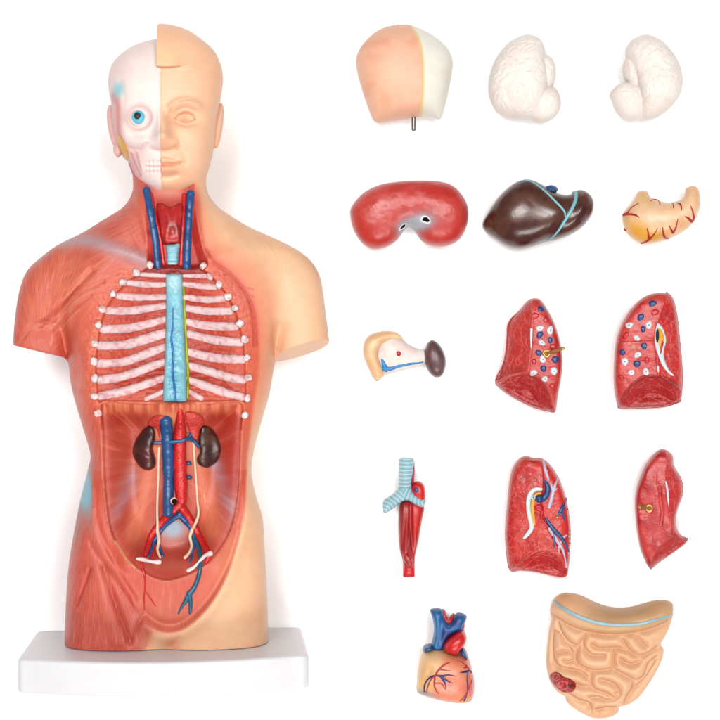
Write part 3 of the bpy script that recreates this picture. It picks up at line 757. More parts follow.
# --- belly organs
KL = c6([(95, 185), (60, 210), (28, 258), (12, 310), (20, 352), (50, 395), (90, 413), (124, 400), (134, 372), (128, 335), (118, 300), (128, 262), (132, 225), (120, 192)])
KR = c6([(352, 275), (362, 205), (385, 182), (428, 205), (458, 258), (467, 310), (452, 360), (420, 390), (390, 399), (354, 382), (344, 352), (360, 315)])
for pts, s in ((KL, 1), (KR, 2)):
    V, F = plate(fr, hm, pts, 10.5, h=.7, k=.7, sink=3)
    X, Y = fr.l2p(V[:, 0], V[:, 1], 30)
    c = mix(np.tile(np.array([72, 46, 42.]), (len(V), 1)), (98, 66, 58), sstep(-.3, .7, fbm(X*.12, Y*.12, 60+s)))
    if s == 1: c = mix(c, (120, 44, 48), .7*gss(X, Y, 149, 457, 4, 8))
    else: c = mix(c, (112, 96, 84), .4*gss(X, Y, 203, 440, 4, 8))
    build('kidney', M_ORG, torso, fr, V, F, pig(c))
for pts in (c6([(88, 182), (108, 146), (150, 128), (190, 140), (160, 178), (150, 250), (136, 200)]), c6([(282, 118), (330, 112), (374, 136), (382, 176), (362, 206), (350, 262), (318, 250), (296, 190)])):
    V, F = plate(fr, hm, pts, 5.5, h=.7, k=1.4, sink=2); build('adrenal_gland', M_ADR, torso, fr, V, F)
def part_tubes(nm, mat, specs, parent=torso, H=None, **kw):
    ms = [surf_tube(fr, H or hm, p, r, **{**dict(lift=.3, flat=.9, n=12, wob=.1), **k, **kw}) for p, r, k in specs]
    V, F = merge(ms); return build(nm, mat, parent, fr, V, F)
ao = part_tubes('aorta', paint('aorta_red', (216, 42, 46), rough=.33, bump=.8, bscale=300, bdist=1.4, vary=.2), [
    (c6([(258, 104), (258, 200), (256, 350), (262, 500), (264, 570)]), [2.6, 5.9, 6.3, 6.1, 5.2], dict(wob=.12, n=20, dw=[0, 1, 1.5, 1, .5], smooth=6)),
    (c7([(520, 98), (485, 130), (440, 175), (405, 225), (382, 300)]), [4.2, 4.0, 3.6, 3.3, 2.4], {}), (c7([(515, 98), (545, 135), (578, 190), (608, 245), (634, 300), (622, 330)]), [4.2, 4.0, 3.7, 3.2, 2.8, 1.8], {})])
hw_ = float(hm(*fr.p2l(174.2, 501.2, 30)))+11.2
rim = build('hole_rim', M_CREAM, ao, fr, *disc(fr, lambda x, y: np.full(np.shape(x), hw_), 173.8, 500.9, 3.3, 3.3, hgt=.3, irr=.05))
build('screw_hole', M_DARK, rim, fr, *disc(fr, lambda x, y: np.full(np.shape(x), hw_+.5), 174.4, 501.4, 2.8, 2.8, hgt=.3, irr=.04))
vc = part_tubes('vena_cava', M_BLUE, [(c6([(185, 160), (190, 220), (195, 300), (198, 450), (197, 560), (196, 632)]), [6.0, 6.0, 5.8, 5.4, 5.0, 5.0], dict(n=16, wob=.1, lift=.7)),
    (c6([(124, 272), (150, 272), (180, 268)]), [1.9, 1.7, 1.8], dict(lift=1.2)), (c6([(196, 268), (260, 262), (300, 250), (330, 262), (354, 292)]), [2.3, 2.0, 1.9, 1.8, 1.5], dict(dw=[7, 8, 6, 3, 3], smooth=6)), (c6([(300, 252), (314, 228), (324, 204)]), [1.9, 2.0, 2.4], dict(dw=[2, 1.5, 1.5]))])
part_tubes('iliac_vein', M_BLUE, [(c7([(520, 138), (470, 172), (440, 205), (415, 250), (395, 306)]), [2.8, 2.7, 2.5, 2.1, 1.4], dict(dw=[.5]*5)), (c7([(517, 138), (545, 165), (566, 192), (576, 225)]), [3.2, 3.6, 2.8, 2.2], {}),
    (c7([(426, 240), (438, 270), (452, 306)]), [1.5, 1.5, 1.2], {}), (c7([(572, 230), (578, 270), (556, 300)]), [1.8, 1.6, 1.2], {}), (c7([(566, 300), (562, 330)]), [1.3, 1.0], {})])
part_tubes('pelvic_vein', M_TEAL, [(c7([(572, 215), (592, 260), (603, 310), (598, 370), (580, 425), (556, 458)]), [2.2, 2.2, 2.2, 2.2, 2.2, 2.6], {}), (c7([(560, 450), (545, 480), (528, 505), (514, 534)]), [2.4, 2.3, 1.4, .7], {}), (c7([(556, 450), (562, 490), (560, 532)]), [2.3, 2.1, 1.2], {})])
part_tubes('pelvic_artery', M_RED, [(c7([(414, 262), (404, 300), (396, 318)]), [1.4, 1.2, .9], {}),  (c7([(420, 255), (424, 290), (418, 312)]), [1.1, 1.1, .8], {}),
    (c7([(372, 300), (366, 335), (376, 372), (380, 400), (379, 440), (376, 470), (378, 520)]), [1.2, 1.4, 1.3, .9, .7, .9, .5], dict(lift=.3)), (c7([(380, 440), (400, 470), (422, 504)]), [.5, .8, .5], dict(lift=.1))])
part_tubes('pelvic_artery', M_RED, [(c7([(570, 262), (556, 300), (540, 328)]), [1.6, 1.4, 1.0], {})])
for i, (pts, r) in enumerate(((c6([(150, 298), (147, 360), (146, 450), (140, 600), (142, 700)])+c7([(430, 205), (436, 240), (430, 280), (441, 310)]), [1.5, 1.3, 1.2, 1.2, 1.3, 1.8, 1.6, 1.4, 1.2]),
    (c6([(326, 268), (330, 330), (337, 420), (346, 560), (352, 640), (330, 700)])+c7([(574, 190), (560, 225), (567, 262), (558, 290), (540, 311)]), [1.5, 1.3, 1.2, 1.2, 1.3, 1.5, 2.1, 1.7, 1.4, 1.5, 1.8]))):
    part_tubes('ureter', M_CREAM, [(pts, r, dict(dw=[.6]*4+[5, 6.5]+[2.5]*(len(pts)-6), smooth=5))])
part_tubes('ovary_ligament', M_LIG, [(c7([(348, 315), (372, 318), (395, 324), (420, 328), (438, 328)]), [1.4, 2.2, 1.5, 2.0, 2.6], dict(dw=[1.6]*5))])
part_tubes('ovary_ligament', M_LIG, [(c7([(553, 362), (575, 350), (598, 326), (620, 304), (642, 294)]), [2.2, 1.6, 1.4, 2.0, 2.7], dict(dw=[1.6]*5))])
for p in ((302, 374), (304, 446)):
    X, Y = c6([p])[0]; x, y = fr.p2l(X, Y, 25); w = float(hm(x, y)); V, F = ball((x, y, w+1), (3.4, 2.0, 2.0), wob=.12, seed=p[1]); build('blood_vessel_stub', M_BLUE, torso, fr, V, F)
# ================================================================== head
HEADS = [(162, 40), (156, 41), (137, 46), (122.5, 54.5), (112.5, 65), (108.5, 78), (109, 92), (112, 106), (112.5, 120), (116, 140), (124, 157), (129.5, 163), (134, 174), (141, 186), (151, 193.5), (163, 196.5), (176, 196.5),
         (190, 193), (203, 183.5), (208.7, 169), (213, 152), (215.5, 136), (217.3, 118), (219.8, 103), (222.3, 88), (223, 75), (219, 60), (208, 48), (190, 41), (176, 39.5)]
HAIR = [(157.2, 20), (160, 15), (177, 14), (196, 20), (216, 34), (232, 50), (238, 62), (236, 73), (226, 74), (213, 70), (203, 66.5), (196, 64.5), (190, 64.5), (180, 68.5), (168, 70), (159, 69.6), (157.2, 66), (157, 48)]
SEAM = 160.5
hh = .62
gh = Grid(fr, -62, 70, 160, 338, -62, 92, hh)
WH = 62.0
X, Y = gh.px(WH)
def face(X, Y):
    H = np.zeros_like(X); L = X < SEAM; R = ~L
    # both: brow, nose, jaw
    H += 5.0*line(X, Y, [(171, 108), (178, 103.5), (188, 102), (198, 105)], 3.2)*R
    H -= 6.0*gss(X, Y, 185, 116, 14, 8)*R+4.6*gss(X, Y, 185, 116.5, 7, 4.2)*R
    H -= 2.2*gss(X, Y, 170, 116, 5, 6)
    nose = line(X, Y, [(162, 110), (162.5, 122), (163, 134)], 5.2)
    H += 9.5*nose*sstep(102, 130, Y)+11*gss(X, Y, 163, 141, 6, 5.5)+3.8*gss(X, Y, 174, 143, 4.0, 3.6)*R-1.0*line(X, Y, [(178.5, 139), (180, 143), (178.5, 147)], 1.2)*R+2.4*gss(X, Y, 152, 143.5, 4.2, 3.6)*L
    H -= 2.6*line(X, Y, [(151, 147.5), (156, 149.5), (163, 150.5), (170, 149.5), (176.5, 147)], 1.6)
    H += .9*line(X, Y, [(178, 112), (184, 109.8), (191, 110.5), (197, 114)], .9)*R-.9*line(X, Y, [(178, 109.5), (186, 107), (196, 110)], .9)*R
    H += .8*line(X, Y, [(178, 119), (186, 121.5), (195, 119)], .9)*R-.8*line(X, Y, [(177, 122), (186, 125), (197, 122)], 1.2)*R
    H -= 1.1*line(X, Y, [(175.5, 117), (179, 114), (185, 112), (190.5, 113), (194.5, 117)], .65)*R+.8*line(X, Y, [(176, 117.4), (181, 120), (187, 120.6), (194, 117.4)], .6)*R
    H -= .5*np.exp(-.5*((np.hypot(X-185.3, Y-116)-3.2)/.7)**2)*R*(Y > 112.5)+.9*gss(X, Y, 185.3, 115.8, 1.2)*R
    H -= 1.2*line(X, Y, [(169.5, 113), (173, 107), (180, 101.5), (190, 100)], 1.0)*R
    H += 3.0*gss(X, Y, 199, 136, 10, 9)*R-1.3*line(X, Y, [(178, 146), (184, 153), (186, 160)], 2.2)*R
    # mouth
    H += 4.6*gss(X, Y, 165, 159.6, 11, 2.6)*R+6.0*gss(X, Y, 166, 168.8, 10, 3)*R-2.6*line(X, Y, [(160, 164.4), (166, 163.2), (173, 163.2), (180.5, 161.6)], .9)*R-.8*line(X, Y, [(161, 156), (166, 156.5), (174, 158.5), (179, 161)], .9)*R
    H -= 2.6*line(X, Y, [(160, 175), (168, 175.4), (176, 173)], 1.8)*R+1.0*gss(X, Y, 183.5, 163.5, 2, 2)*R
    H += 3.5*gss(X, Y, 164, 184, 10, 6)
    # skull half
    H -= 3.6*gss(X, Y, 140, 118, 10.5, 10)*L
    H += 1.5*np.exp(-.5*((np.hypot((X-139.5)/1.05, Y-117.5)-12.5)/2.0)**2)*L
    H += 4*line(X, Y, [(118, 126), (124, 134), (132, 140), (142, 141)], 4)*L-2.4*line(X, Y, [(122, 141), (130, 146), (139, 148), (146, 143)], 1.4)*L
    H -= 4*gss(X, Y, 133, 156, 6, 7)*L
    for q in ([(129, 150), (133, 160), (138, 171)], [(135, 149), (138, 159), (141, 168)]): H += 2.0*line(X, Y, q, 1.7)*L
    H += 1.6*gss(X, Y, 154, 160, 8, 12)*L
    H -= 1.6*line(X, Y, [(119, 80), (123, 95), (121, 112), (118, 128)], 2.4)*L
    for yv in (160.2, 165.8, 170.0): H -= .8*line(X, Y, [(145, yv-.6), (152, yv), (160.5, yv)], .6)*L
    H -= .9*line(X, Y, [(144.5, 163.6), (152, 165.2), (160.5, 165.2)], .7)*L
    for xv in (147.8, 152, 156.2): H -= 1.0*line(X, Y, [(xv, 158.5), (xv, 172)], .55)*L
    H -= 1.3*line(X, Y, [(158, 98), (160, 130)], 1)*0
    H -= .9*np.exp(-.5*((X-SEAM)/.6)**2)*sstep(66, 72, Y)
    H -= .8*L*sstep(60, 40, X*0+Y)*0
    return H
HF = face(X, Y)
F = gh.pillow(HEADS, 58, 1.25, H=lambda D, h0: HF*sstep(2, 16, h0), back=1.1, zc=6)
# jaw comes forward of the neck, ears at the sides
def ell(c, r, rot=0):
    x, y = fr.p2l(c[0], c[1], c[2]); a, b = gh.gx-x, gh.gy-y
    u = a*math.cos(rot)+b*math.sin(rot); v = -a*math.sin(rot)+b*math.cos(rot)
    q = ((u/r[0])**2+(v/r[1])**2)[:, :, None]+((gh.z-c[2])/r[2])[None, None]**2
    return ((1-np.sqrt(q))*min(r)).astype(np.float32)
EAR_L, EAR_R = [(113, 127, 6), (6.5, 22, 11)], [(218.4, 126, 6), (5.6, 23, 11)]
F = smax(F, np.maximum(ell((113.2, 127, 4), (5.2, 22, 10), .17), ell((118, 149, 6), (4.6, 8, 8))), 3.0)
F = smax(F, ell((218.6, 126, 2), (4.3, 23, 9), -.13), 1.2)
HP = spline(HAIR, 4, True)
hA = gh.pillow(HAIR, 10, 3)   # reused only as an outline test
Dh = inside(*gh.px(50), HAIR)
hairF = gh.pillow([(100, 60), (104, 46), (122, 33), (145, 27), (163, 26.5), (177, 28.6), (192, 34), (205.5, 44.5), (214, 57), (212, 73), (208, 95), (206, 110), (202, 150), (190, 170), (163, 174), (136, 170), (112, 150), (102, 110)], 67, 1.3, back=1.05, zc=4, H=-6.5*sstep(168, 200, gh.px(50)[0])*sstep(40, 66, gh.px(50)[1]))
hairF = smin(hairF, np.minimum(Dh, 12)[:, :, None].astype(np.float32)*1.0+np.where(gh.z < -999, 30, 0).astype(np.float32)[None, None], 1.6)
PXs = gh.px(40)[0]; PYs = gh.px(40)[1]
hairF = np.minimum(hairF, (PXs-157.2)[:, :, None].astype(np.float32))
hairF = np.minimum(hairF, (118-PYs)[:, :, None].astype(np.float32))
kb_ = (1.2+9*sstep(172, 200, PXs))[:, :, None].astype(np.float32)
F = smax(F, hairF, kb_)
V, Q = surfnets(F, gh.org, hh); N = vnormals(V, Q); hmh = Height(F, gh.org, hh)
def head_colour(V, N):
    X, Y = fr.l2p(V[:, 0], V[:, 1], WH); n1 = fbm(X*.07, Y*.07, 71)
    sk = mix(np.tile(np.array([255, 205, 170.]), (len(V), 1)), (252, 194, 156), sstep(-.3, .8, n1)*.4)
    sk = mix(sk, (252, 196, 158), .9*sstep(82, 62, Y)*sstep(178, 196, X)); sk = mix(sk, (250, 190, 148), .45*sstep(198, 216, X)); sk = mix(sk, (246, 172, 136), .75*gss(X, Y, 167, 168, 10, 3)); sk = mix(sk, (236, 158, 126), .7*line(X, Y, [(161, 164), (168, 163.4), (175, 163), (181, 161.4)], .8)); sk = mix(sk, (242, 172, 138), .6*line(X, Y, [(162, 149.5), (170, 149), (178, 147)], 1.2)); sk = mix(sk, (248, 190, 152), .5*gss(X, Y, 184, 113, 12, 6)); sk = mix(sk, (238, 172, 138), .5*gss(X, Y, 185.3, 115.8, 2.6)); sk = mix(sk, (248, 188, 150), .5*gss(X, Y, 171, 132, 4, 12)); sk = mix(sk, (246, 184, 148), .5*line(X, Y, [(171, 106), (180, 101.5), (190, 100.5), (199, 104)], 2)); sk = mix(sk, (232, 162, 128), .7*line(X, Y, [(175.5, 117), (179, 113.6), (185, 111.6), (190.5, 112.6), (194.5, 117)], .8)); sk = mix(sk, (246, 186, 150), .5*line(X, Y, [(169.5, 116), (172, 108), (179, 102), (190, 100.5)], 1.3)); sk = mix(sk, (250, 186, 150), .6*sstep(172, 190, Y)); sk = mix(sk, (246, 190, 178), .5*sstep(215, 221, X)*(Y > 100))  # shading of right side, nose side, brow and eye socket painted into skin
    b = mix(np.tile(np.array([253, 234, 226.]), (len(V), 1)), (250, 226, 222), sstep(-.3, .7, n1)*.7)
    b = mix(b, (246, 216, 212), .6*sstep(140, 116, X)*sstep(100, 60, Y))
    b = mix(b, (226, 146, 144), np.clip(1.0*line(X, Y, [(112, 92), (115.5, 104), (115.5, 122), (117, 136), (122, 150)], 3.4), 0, .9))
    b = mix(b, (242, 186, 180), np.clip(1.1*sstep(117, 112, X)*sstep(96, 104, Y), 0, .85))
    b = mix(b, (160, 216, 226), np.clip(1.1*gss(X, Y, 117, 87, 4, 5), 0, .95))
    b = mix(b, (238, 186, 182), .75*np.exp(-.5*((np.hypot((X-139.5)/1.05, Y-117.5)-12)/1.3)**2))
    b = mix(b, (240, 188, 186), .6*gss(X, Y, 134, 158, 6, 9)); b = mix(b, (216, 130, 128), .6*line(X, Y, [(130, 150), (134, 161), (139, 172)], .9)); b = mix(b, (216, 130, 128), .5*line(X, Y, [(136, 150), (138, 160), (140, 168)], .8))
    b = mix(b, (230, 150, 150), .8*line(X, Y, [(126, 158), (132, 170), (140, 180), (150, 187)], 2.6))
    b = mix(b, (226, 176, 174), .6*line(X, Y, [(150, 148), (156, 149.5), (161, 150)], .9)); b = mix(b, (226, 180, 178), .5*line(X, Y, [(144.5, 163.8), (152, 165.2), (160.5, 165.2)], .6))
    for yv in (160.2, 170): b = mix(b, (234, 196, 192), .35*line(X, Y, [(145, yv-.6), (152, yv), (160.5, yv)], .5))
    b = mix(b, (240, 200, 196), .5*line(X, Y, [(122, 141), (130, 146), (139, 148), (146, 143)], 1.2))
    b = mix(b, (240, 186, 182), .5*sstep(182, 190, Y))
    sl = np.exp(-.5*((X-SEAM)/.7)**2)*(Y > 66)*(V[:, 2] > 0)
    hx, hy = fr.l2p(V[:, 0], V[:, 1], 50); hm_ = sstep(-.8, .4, inside(hx, hy, HAIR))*(hx > 157.0)*(1-.6*sstep(180, 205, hx))
    hc = mix(np.tile(np.array([254, 200, 162.]), (len(V), 1)), (252, 204, 152), .6*gss(X, Y, 162, 60, 10, 8)); hc = mix(hc, (240, 172, 134), .8*line(hx, hy, [(158, 70), (168, 70.4), (180, 69), (190, 65.5)], .9))
    c = mix(b, sk, sstep(SEAM-.4, SEAM+.4, X)); c = mix(c, hc, hm_); return mix(c, (240, 200, 186), .3*sl)
C = np.clip(pig(head_colour(V, N))*1.1, 0, .93)
fc = V[Q].mean(1); fx, fy = fr.l2p(fc[:, 0], fc[:, 1], WH); L = fx < SEAM; L = np.where(fc[:, 2] > 0, L, fc[:, 0] < 2)
hx, hy = fr.l2p(fc[:, 0], fc[:, 1], 50); hl = (hx > 156.9) & (inside(hx, hy, HAIR) > -1.2) & (fc[:, 2] > -25) & ((fy < 62) | (fx > SEAM-4))
hl &= (N[Q[:, 0]][:, 0] < -.7) | (hx > 157.6)
v, q, n, c = submesh(V, Q, N, C, L & ~hl); skull = build('skull_half', M_HEAD, torso, fr, v, [q], c, n)
v, q, n, c = submesh(V, Q, N, C, ~L & ~hl); facep = build('face_half', M_HEAD, torso, fr, v, [q], c, n)
v, q, n, c = submesh(V, Q, N, C, hl); build('hair', M_HEAD, torso, fr, v, [q], c, n)
# eye, gland
x, y = fr.p2l(138.6, 117.6, 50); w = float(hmh(x, y)); x, y = fr.p2l(138.6, 117.6, w)
V, F = ball((x, y, w-4.5), 9.6, n=28, m=20, wob=0); eye = build('eyeball', paint('eye_white', (252, 236, 232), rough=.25, vary=.02), skull, fr, V, F)
class Sph:
    def __init__(s, c, r): s.c, s.r = c, r
    def __call__(s, x, y): return s.c[2]+np.sqrt(np.maximum(s.r**2-(np.asarray(x)-s.c[0])**2-(np.asarray(y)-s.c[1])**2, 0))
sp = Sph((x, y, w-4.5), 9.6)
build('iris', M_IRIS, skull, fr, *disc(fr, sp, 138.6, 117.8, 7.3, 7.6, hgt=.35, irr=.02, ns=32, nr=8))
build('pupil', M_BLACK, skull, fr, *disc(fr, sp, 138.0, 117.2, 4.1, 4.5, hgt=.75, irr=.03, ns=28, nr=6))
V, F = plate(fr, hmh, crop([(150, 498), (165, 510), (184, 542), (197, 588), (182, 590), (160, 566), (146, 530)], 80, 10, 4), 3.4, h=.6, k=1.2, sink=3)
build('salivary_gland', M_YEL, skull, fr, V, F)
# ================================================================== loose organs on the white table
M_LUNG = paint('lung_paint', rough=.36, bump=.55, bscale=420, bdist=.55, vary=.07, cells=125)
M_PALE = paint('brain_paint', rough=.5, bump=.2, bscale=300, vary=.02, spec=.3)
M_CAP = paint('cap_paint', rough=.46, bump=.1, bscale=320, vary=.03, spec=.35)
M_LIVER = paint('liver_paint', rough=.24, bump=.22, bscale=300, vary=.1, spec=.5)
M_WHT = paint('airway_white', (226, 240, 244), rough=.35, bump=.3, vary=.05)
M_NAVY = paint('vein_navy', (50, 78, 130), rough=.35, bump=.5, bscale=500, bdist=.6, vary=.2)
M_SPOTR = paint('artery_spot', (206, 30, 34), rough=.35, bump=.5, bscale=500, bdist=.6, vary=.15)
M_LBLUE = paint('ligament_blue', (134, 200, 212), rough=.36, bump=.2, vary=.06)
M_GREYB = paint('branch_grey', (206, 196, 216), rough=.38, bump=.4, vary=.08)
M_VESR = paint('vessel_red', (182, 30, 42), rough=.36, vary=.14)
M_VESB = paint('vessel_blue', (44, 58, 124), rough=.36, vary=.14)

def above_table(fr, g):
    return ((fr.o[2]-.2+g.gx*fr.ex[2])[:, :, None]+g.z[None, None, :]*fr.ez[2]).astype(np.float32)
class Organ:
    """one loose organ: a solid of one or more inflated outlines lying on the table"""
    def __init__(s, name, label, cat, lobes, z0, h=.75, pad=4, top=50, uk=3.0, group=None):
        P = np.vstack([spline(l['pts'], 4, True) for l in lobes]); c = (P.min(0)+P.max(0))/2
        s.fr = Frame(c[0], c[1], z0, -math.atan2((c[0]-360)*1.04, CAMZ), base=(0, 0, -z0))
        s.e = s.fr.empty(name, label, cat, group)
        lx, ly = s.fr.p2l(P[:, 0], P[:, 1], 0); s.h = h
        s.g = Grid(s.fr, lx.min()-pad, lx.max()+pad, ly.min()-pad, ly.max()+pad, -z0-14, top, h)
        s.X, s.Y = s.g.px(0)
        s.F = None
        for l in lobes:
            H = l.get('H'); zc = l.get('zc', 0.0); Wp = l.get('w', l['T']*.6+zc)
            if H is not None:
                Xp, Yp = s.g.px(Wp); Hv = H(Xp, Yp); fd = l.get('fade', 6.0); Hf = (lambda D, h0, Hv=Hv, fd=fd: Hv*sstep(0, fd, h0))
            else: Hf = None
            A = s.g.pillow(l['pts'], l['T'], l.get('k', 1.2), H=Hf, back=l.get('back', .8), zc=zc)
            s.F = A if s.F is None else smax(s.F, A, l.get('uk', uk))
        s.F = np.minimum(s.F, above_table(s.fr, s.g))
        s.done = False
    def mesh(s):
        s.V, s.Q = surfnets(s.F, s.g.org, s.h); s.N = vnormals(s.V, s.Q); s.hm = Height(s.F, s.g.org, s.h)
        return s
    def xy(s, w): return s.fr.l2p(s.V[:, 0], s.V[:, 1], w)
    def body(s, name, mat, C, sel=None):
        if sel is None: return build(name, mat, s.e, s.fr, s.V, [s.Q], C, s.N)
        v, q, n, c = submesh(s.V, s.Q, s.N, C, sel); return build(name, mat, s.e, s.fr, v, [q], c, n)
    def tubes(s, name, mat, specs, parent=None, hm=None, lift=.2, flat=.6, **kw):
        ms = [surf_tube(s.fr, hm or s.hm, p, r, lift=lift, flat=flat, **kw) for p, r in specs]
        V, F = merge(ms); return build(name, mat, parent or s.e, s.fr, V, F)
    def plate(s, name, mat, pts, T, parent=None, hm=None, col=None, **kw):
        V, F = plate(s.fr, hm or s.hm, pts, T, **kw); return build(name, mat, parent or s.e, s.fr, V, F, None if col is None else pig(col(V, *s.fr.l2p(V[:, 0], V[:, 1], 20))))
    def disc(s, name, mat, X, Y, rx, ry, parent=None, hm=None, **kw):
        return build(name, mat, parent or s.e, s.fr, *disc(s.fr, hm or s.hm, X, Y, rx, ry, **kw))
def flat(V, c): return np.tile(np.array(c, float), (len(V), 1))
def rod(fr, A, B, r, flare=None):
    P = np.linspace(A, B, 8); R = np.full(8, r)
    return tube_mesh(P, R, 1.0, 18)

# ---- skull cap: skin half, bone half, yellow seam, steel peg
k = lambda p: crop(p, 340, 10, 3)
cap_o = k([(170, 48), (130, 57), (95, 78), (62, 115), (48, 152), (55, 200), (75, 268), (95, 322), (106, 336), (122, 338), (180, 329), (240, 320), (278, 320), (290, 328), (301, 327), (310, 308), (325, 250), (336, 190), (338, 152), (322, 115), (284, 82), (245, 60), (212, 49)])
seam = k([(216, 48), (230, 75), (241, 110), (247, 160), (248, 220), (246, 270), (241, 322)])
SP = spline(seam, 6)
o = Organ('skull_cap', 'separate skull cap, half peach skin and half cream bone, with thin steel peg below', 'skull cap', [dict(pts=cap_o, T=36, k=1.3, back=.6, H=lambda X, Y: 1.1*sstep(1.0, -1.0, X-np.interp(Y, SP[:, 1], SP[:, 0]))+.8*gss(X, Y, 395, 80, 18, 22))], 24, top=44)
o.mesh(); X, Y = o.xy(30); sx = np.interp(Y, SP[:, 1], SP[:, 0])
n1 = fbm(X*.07, Y*.07, 91)
c = mix(mix(flat(X, (253, 196, 166)), (250, 182, 150), sstep(-.3, .8, n1)), mix(flat(X, (250, 246, 232)), (248, 238, 220), sstep(0, .9, n1)*.5), (X > sx).astype(float))
c = mix(c, (248, 206, 168), .5*gss(X, Y, 395, 80, 14, 14)*(X < sx)); c = mix(c, (250, 222, 160), np.exp(-.5*((X-sx-.6)/1.1)**2)*.95)
ctr = o.V[o.Q].mean(1); fx, fy = o.fr.l2p(ctr[:, 0], ctr[:, 1], 30); sel = fx < np.interp(fy, SP[:, 1], SP[:, 0])
o.body('skin_half', M_CAP, pig(c), sel); o.body('bone_half', M_CAP, pig(c), ~sel)
A = o.fr.p2l(413.8, 112, 0); B = o.fr.p2l(413.6, 129.5, 0)
build('peg', M_STEEL, o.e, o.fr, *rod(o.fr, (A[0], A[1], 0), (B[0], B[1], 0), 2.3))

# ---- the two brain halves
def wrinkle(cx, cy, seed, amp):
    def f(X, Y):
        a = fbm(X*.11, Y*.11, seed, 2); b = noise2(X*.2+a*1.4, Y*.2-a*1.2, seed+3)
        return amp*(np.abs(b)**.55-.5)
    return f
def brain(name, label, lobes, seed):
    o = Organ(name, label, 'brain half', lobes, 22, top=40, uk=1.0).mesh(); X, Y = o.xy(20)
    c = mix(flat(X, (253, 244, 235)), (251, 236, 226), sstep(-.4, .7, fbm(X*.08, Y*.08, seed)))
    c = mix(c, (244, 218, 212), .4*sstep(.08, .0, np.abs(noise2(X*.2, Y*.2, seed+3))))
    o.body('cortex', M_PALE, np.clip(pig(c)*1.03, 0, .93)); return o
brain('brain_half', 'cream left brain half with the round lobe at its lower right, beside skull cap', [
    dict(pts=k([(562, 75), (530, 85), (498, 107), (466, 150), (448, 200), (445, 250), (464, 300), (500, 322), (560, 328), (600, 318), (622, 270), (625, 200), (618, 150), (613, 110), (596, 84)]), T=28, k=1.2, H=wrinkle(520, 80, 5, 1.5)),
    dict(pts=k([(590, 135), (618, 134), (640, 150), (648, 185), (642, 222), (625, 250), (590, 240), (570, 190)]), T=17, k=.8, zc=-2, H=wrinkle(0, 0, 8, 1.4)),
    dict(pts=k([(585, 245), (615, 232), (645, 234), (661, 262), (661, 295), (642, 324), (610, 338), (580, 332), (560, 300), (565, 265)]), T=19, k=.8, zc=0, H=wrinkle(0, 0, 9, 1.2))], 101)
kb = lambda p: crop(p, 570, 10, 4.8)
brain('brain_half', 'cream right brain half with the round lobe at its lower left, above the stomach', [
    dict(pts=kb([(362, 121), (302, 143), (270, 185), (266, 225), (285, 262), (310, 330), (330, 420), (330, 500), (380, 525), (440, 502), (500, 450), (534, 390), (541, 320), (520, 248), (472, 178), (420, 138)]), T=28, k=1.2, H=wrinkle(640, 80, 15, 1.4)),
    dict(pts=kb([(285, 225), (258, 252), (251, 290), (262, 335), (300, 372), (360, 380), (380, 320), (350, 250)]), T=18, k=.8, H=wrinkle(0, 0, 18, 1.4)),
    dict(pts=kb([(255, 350), (215, 372), (188, 408), (200, 440), (215, 482), (250, 520), (300, 529), (350, 515), (375, 450), (355, 385), (305, 352)]), T=20, k=.8, H=wrinkle(0, 0, 19, 1.3))], 111)

# ---- red bean organ with two vessel holes
k = lambda p: crop(p, 340, 160, 36/7)
o = Organ('red_bean_organ', 'glossy red bean shaped organ with pale grey notch and two dark holes', 'spleen', [dict(pts=k([(60, 240), (118, 172), (200, 130), (300, 112), (420, 106), (540, 116), (602, 150), (646, 210), (661, 270), (650, 345), (612, 410), (545, 442), (472, 441), (420, 416), (390, 374), (362, 348), (342, 349), (320, 376), (290, 415), (235, 448), (170, 457), (112, 426), (70, 360), (53, 290)]), T=25, k=1.4,
    H=lambda X, Y: -3*gss(X, Y, 412, 224, 14, 9)-1.0*gss(X, Y, 425.5, 220, 4, 4)+.5*fbm(X*.1, Y*.1, 121))], 20, top=34).mesh()
X, Y = o.xy(18); n1 = fbm(X*.06, Y*.08, 122)
c = mix(flat(X, (206, 74, 68)), (216, 98, 92), sstep(-.2, .8, n1)); c = mix(c, (204, 54, 48), .7*np.clip(gss(X, Y, 378, 240, 18, 7)+gss(X, Y, 447, 234, 16, 8)+gss(X, Y, 440, 195, 22, 6), 0, 1))
d = inside(X, Y, k([(60, 240), (118, 172), (200, 130), (300, 112), (420, 106), (540, 116), (602, 150), (646, 210), (661, 270), (650, 345), (612, 410), (545, 442), (472, 441), (420, 416), (390, 374), (362, 348), (342, 349), (320, 376), (290, 415), (235, 448), (170, 457), (112, 426), (70, 360), (53, 290)]))
c = mix(c, (204, 96, 98), .75*sstep(6, 0, d)); pale = np.clip(1.3*gss(X, Y, 422, 222, 9, 6, -.2)+1.1*gss(X, Y, 405, 227, 7, 5, -.5), 0, .95)
c = mix(c, (176, 182, 194), pale); o.body('organ_body', M_ORG, pig(c))
def rim_hole(o, X, Y, rx, ry, rot, seed):
    r = o.disc('vessel_rim', M_WHT, X, Y, rx*1.35, ry*1.35, hgt=.5, rot=rot, seed=seed); o.disc('vessel_hole', M_DARK, X+.3, Y-.2, rx, ry, parent=r, hgt=.75, rot=rot, seed=seed, irr=.2)
rim_hole(o, 425.5, 219.8, 4.6, 3.6, -.5, 1); rim_hole(o, 402.6, 226.8, 4.2, 1.6, .75, 2)

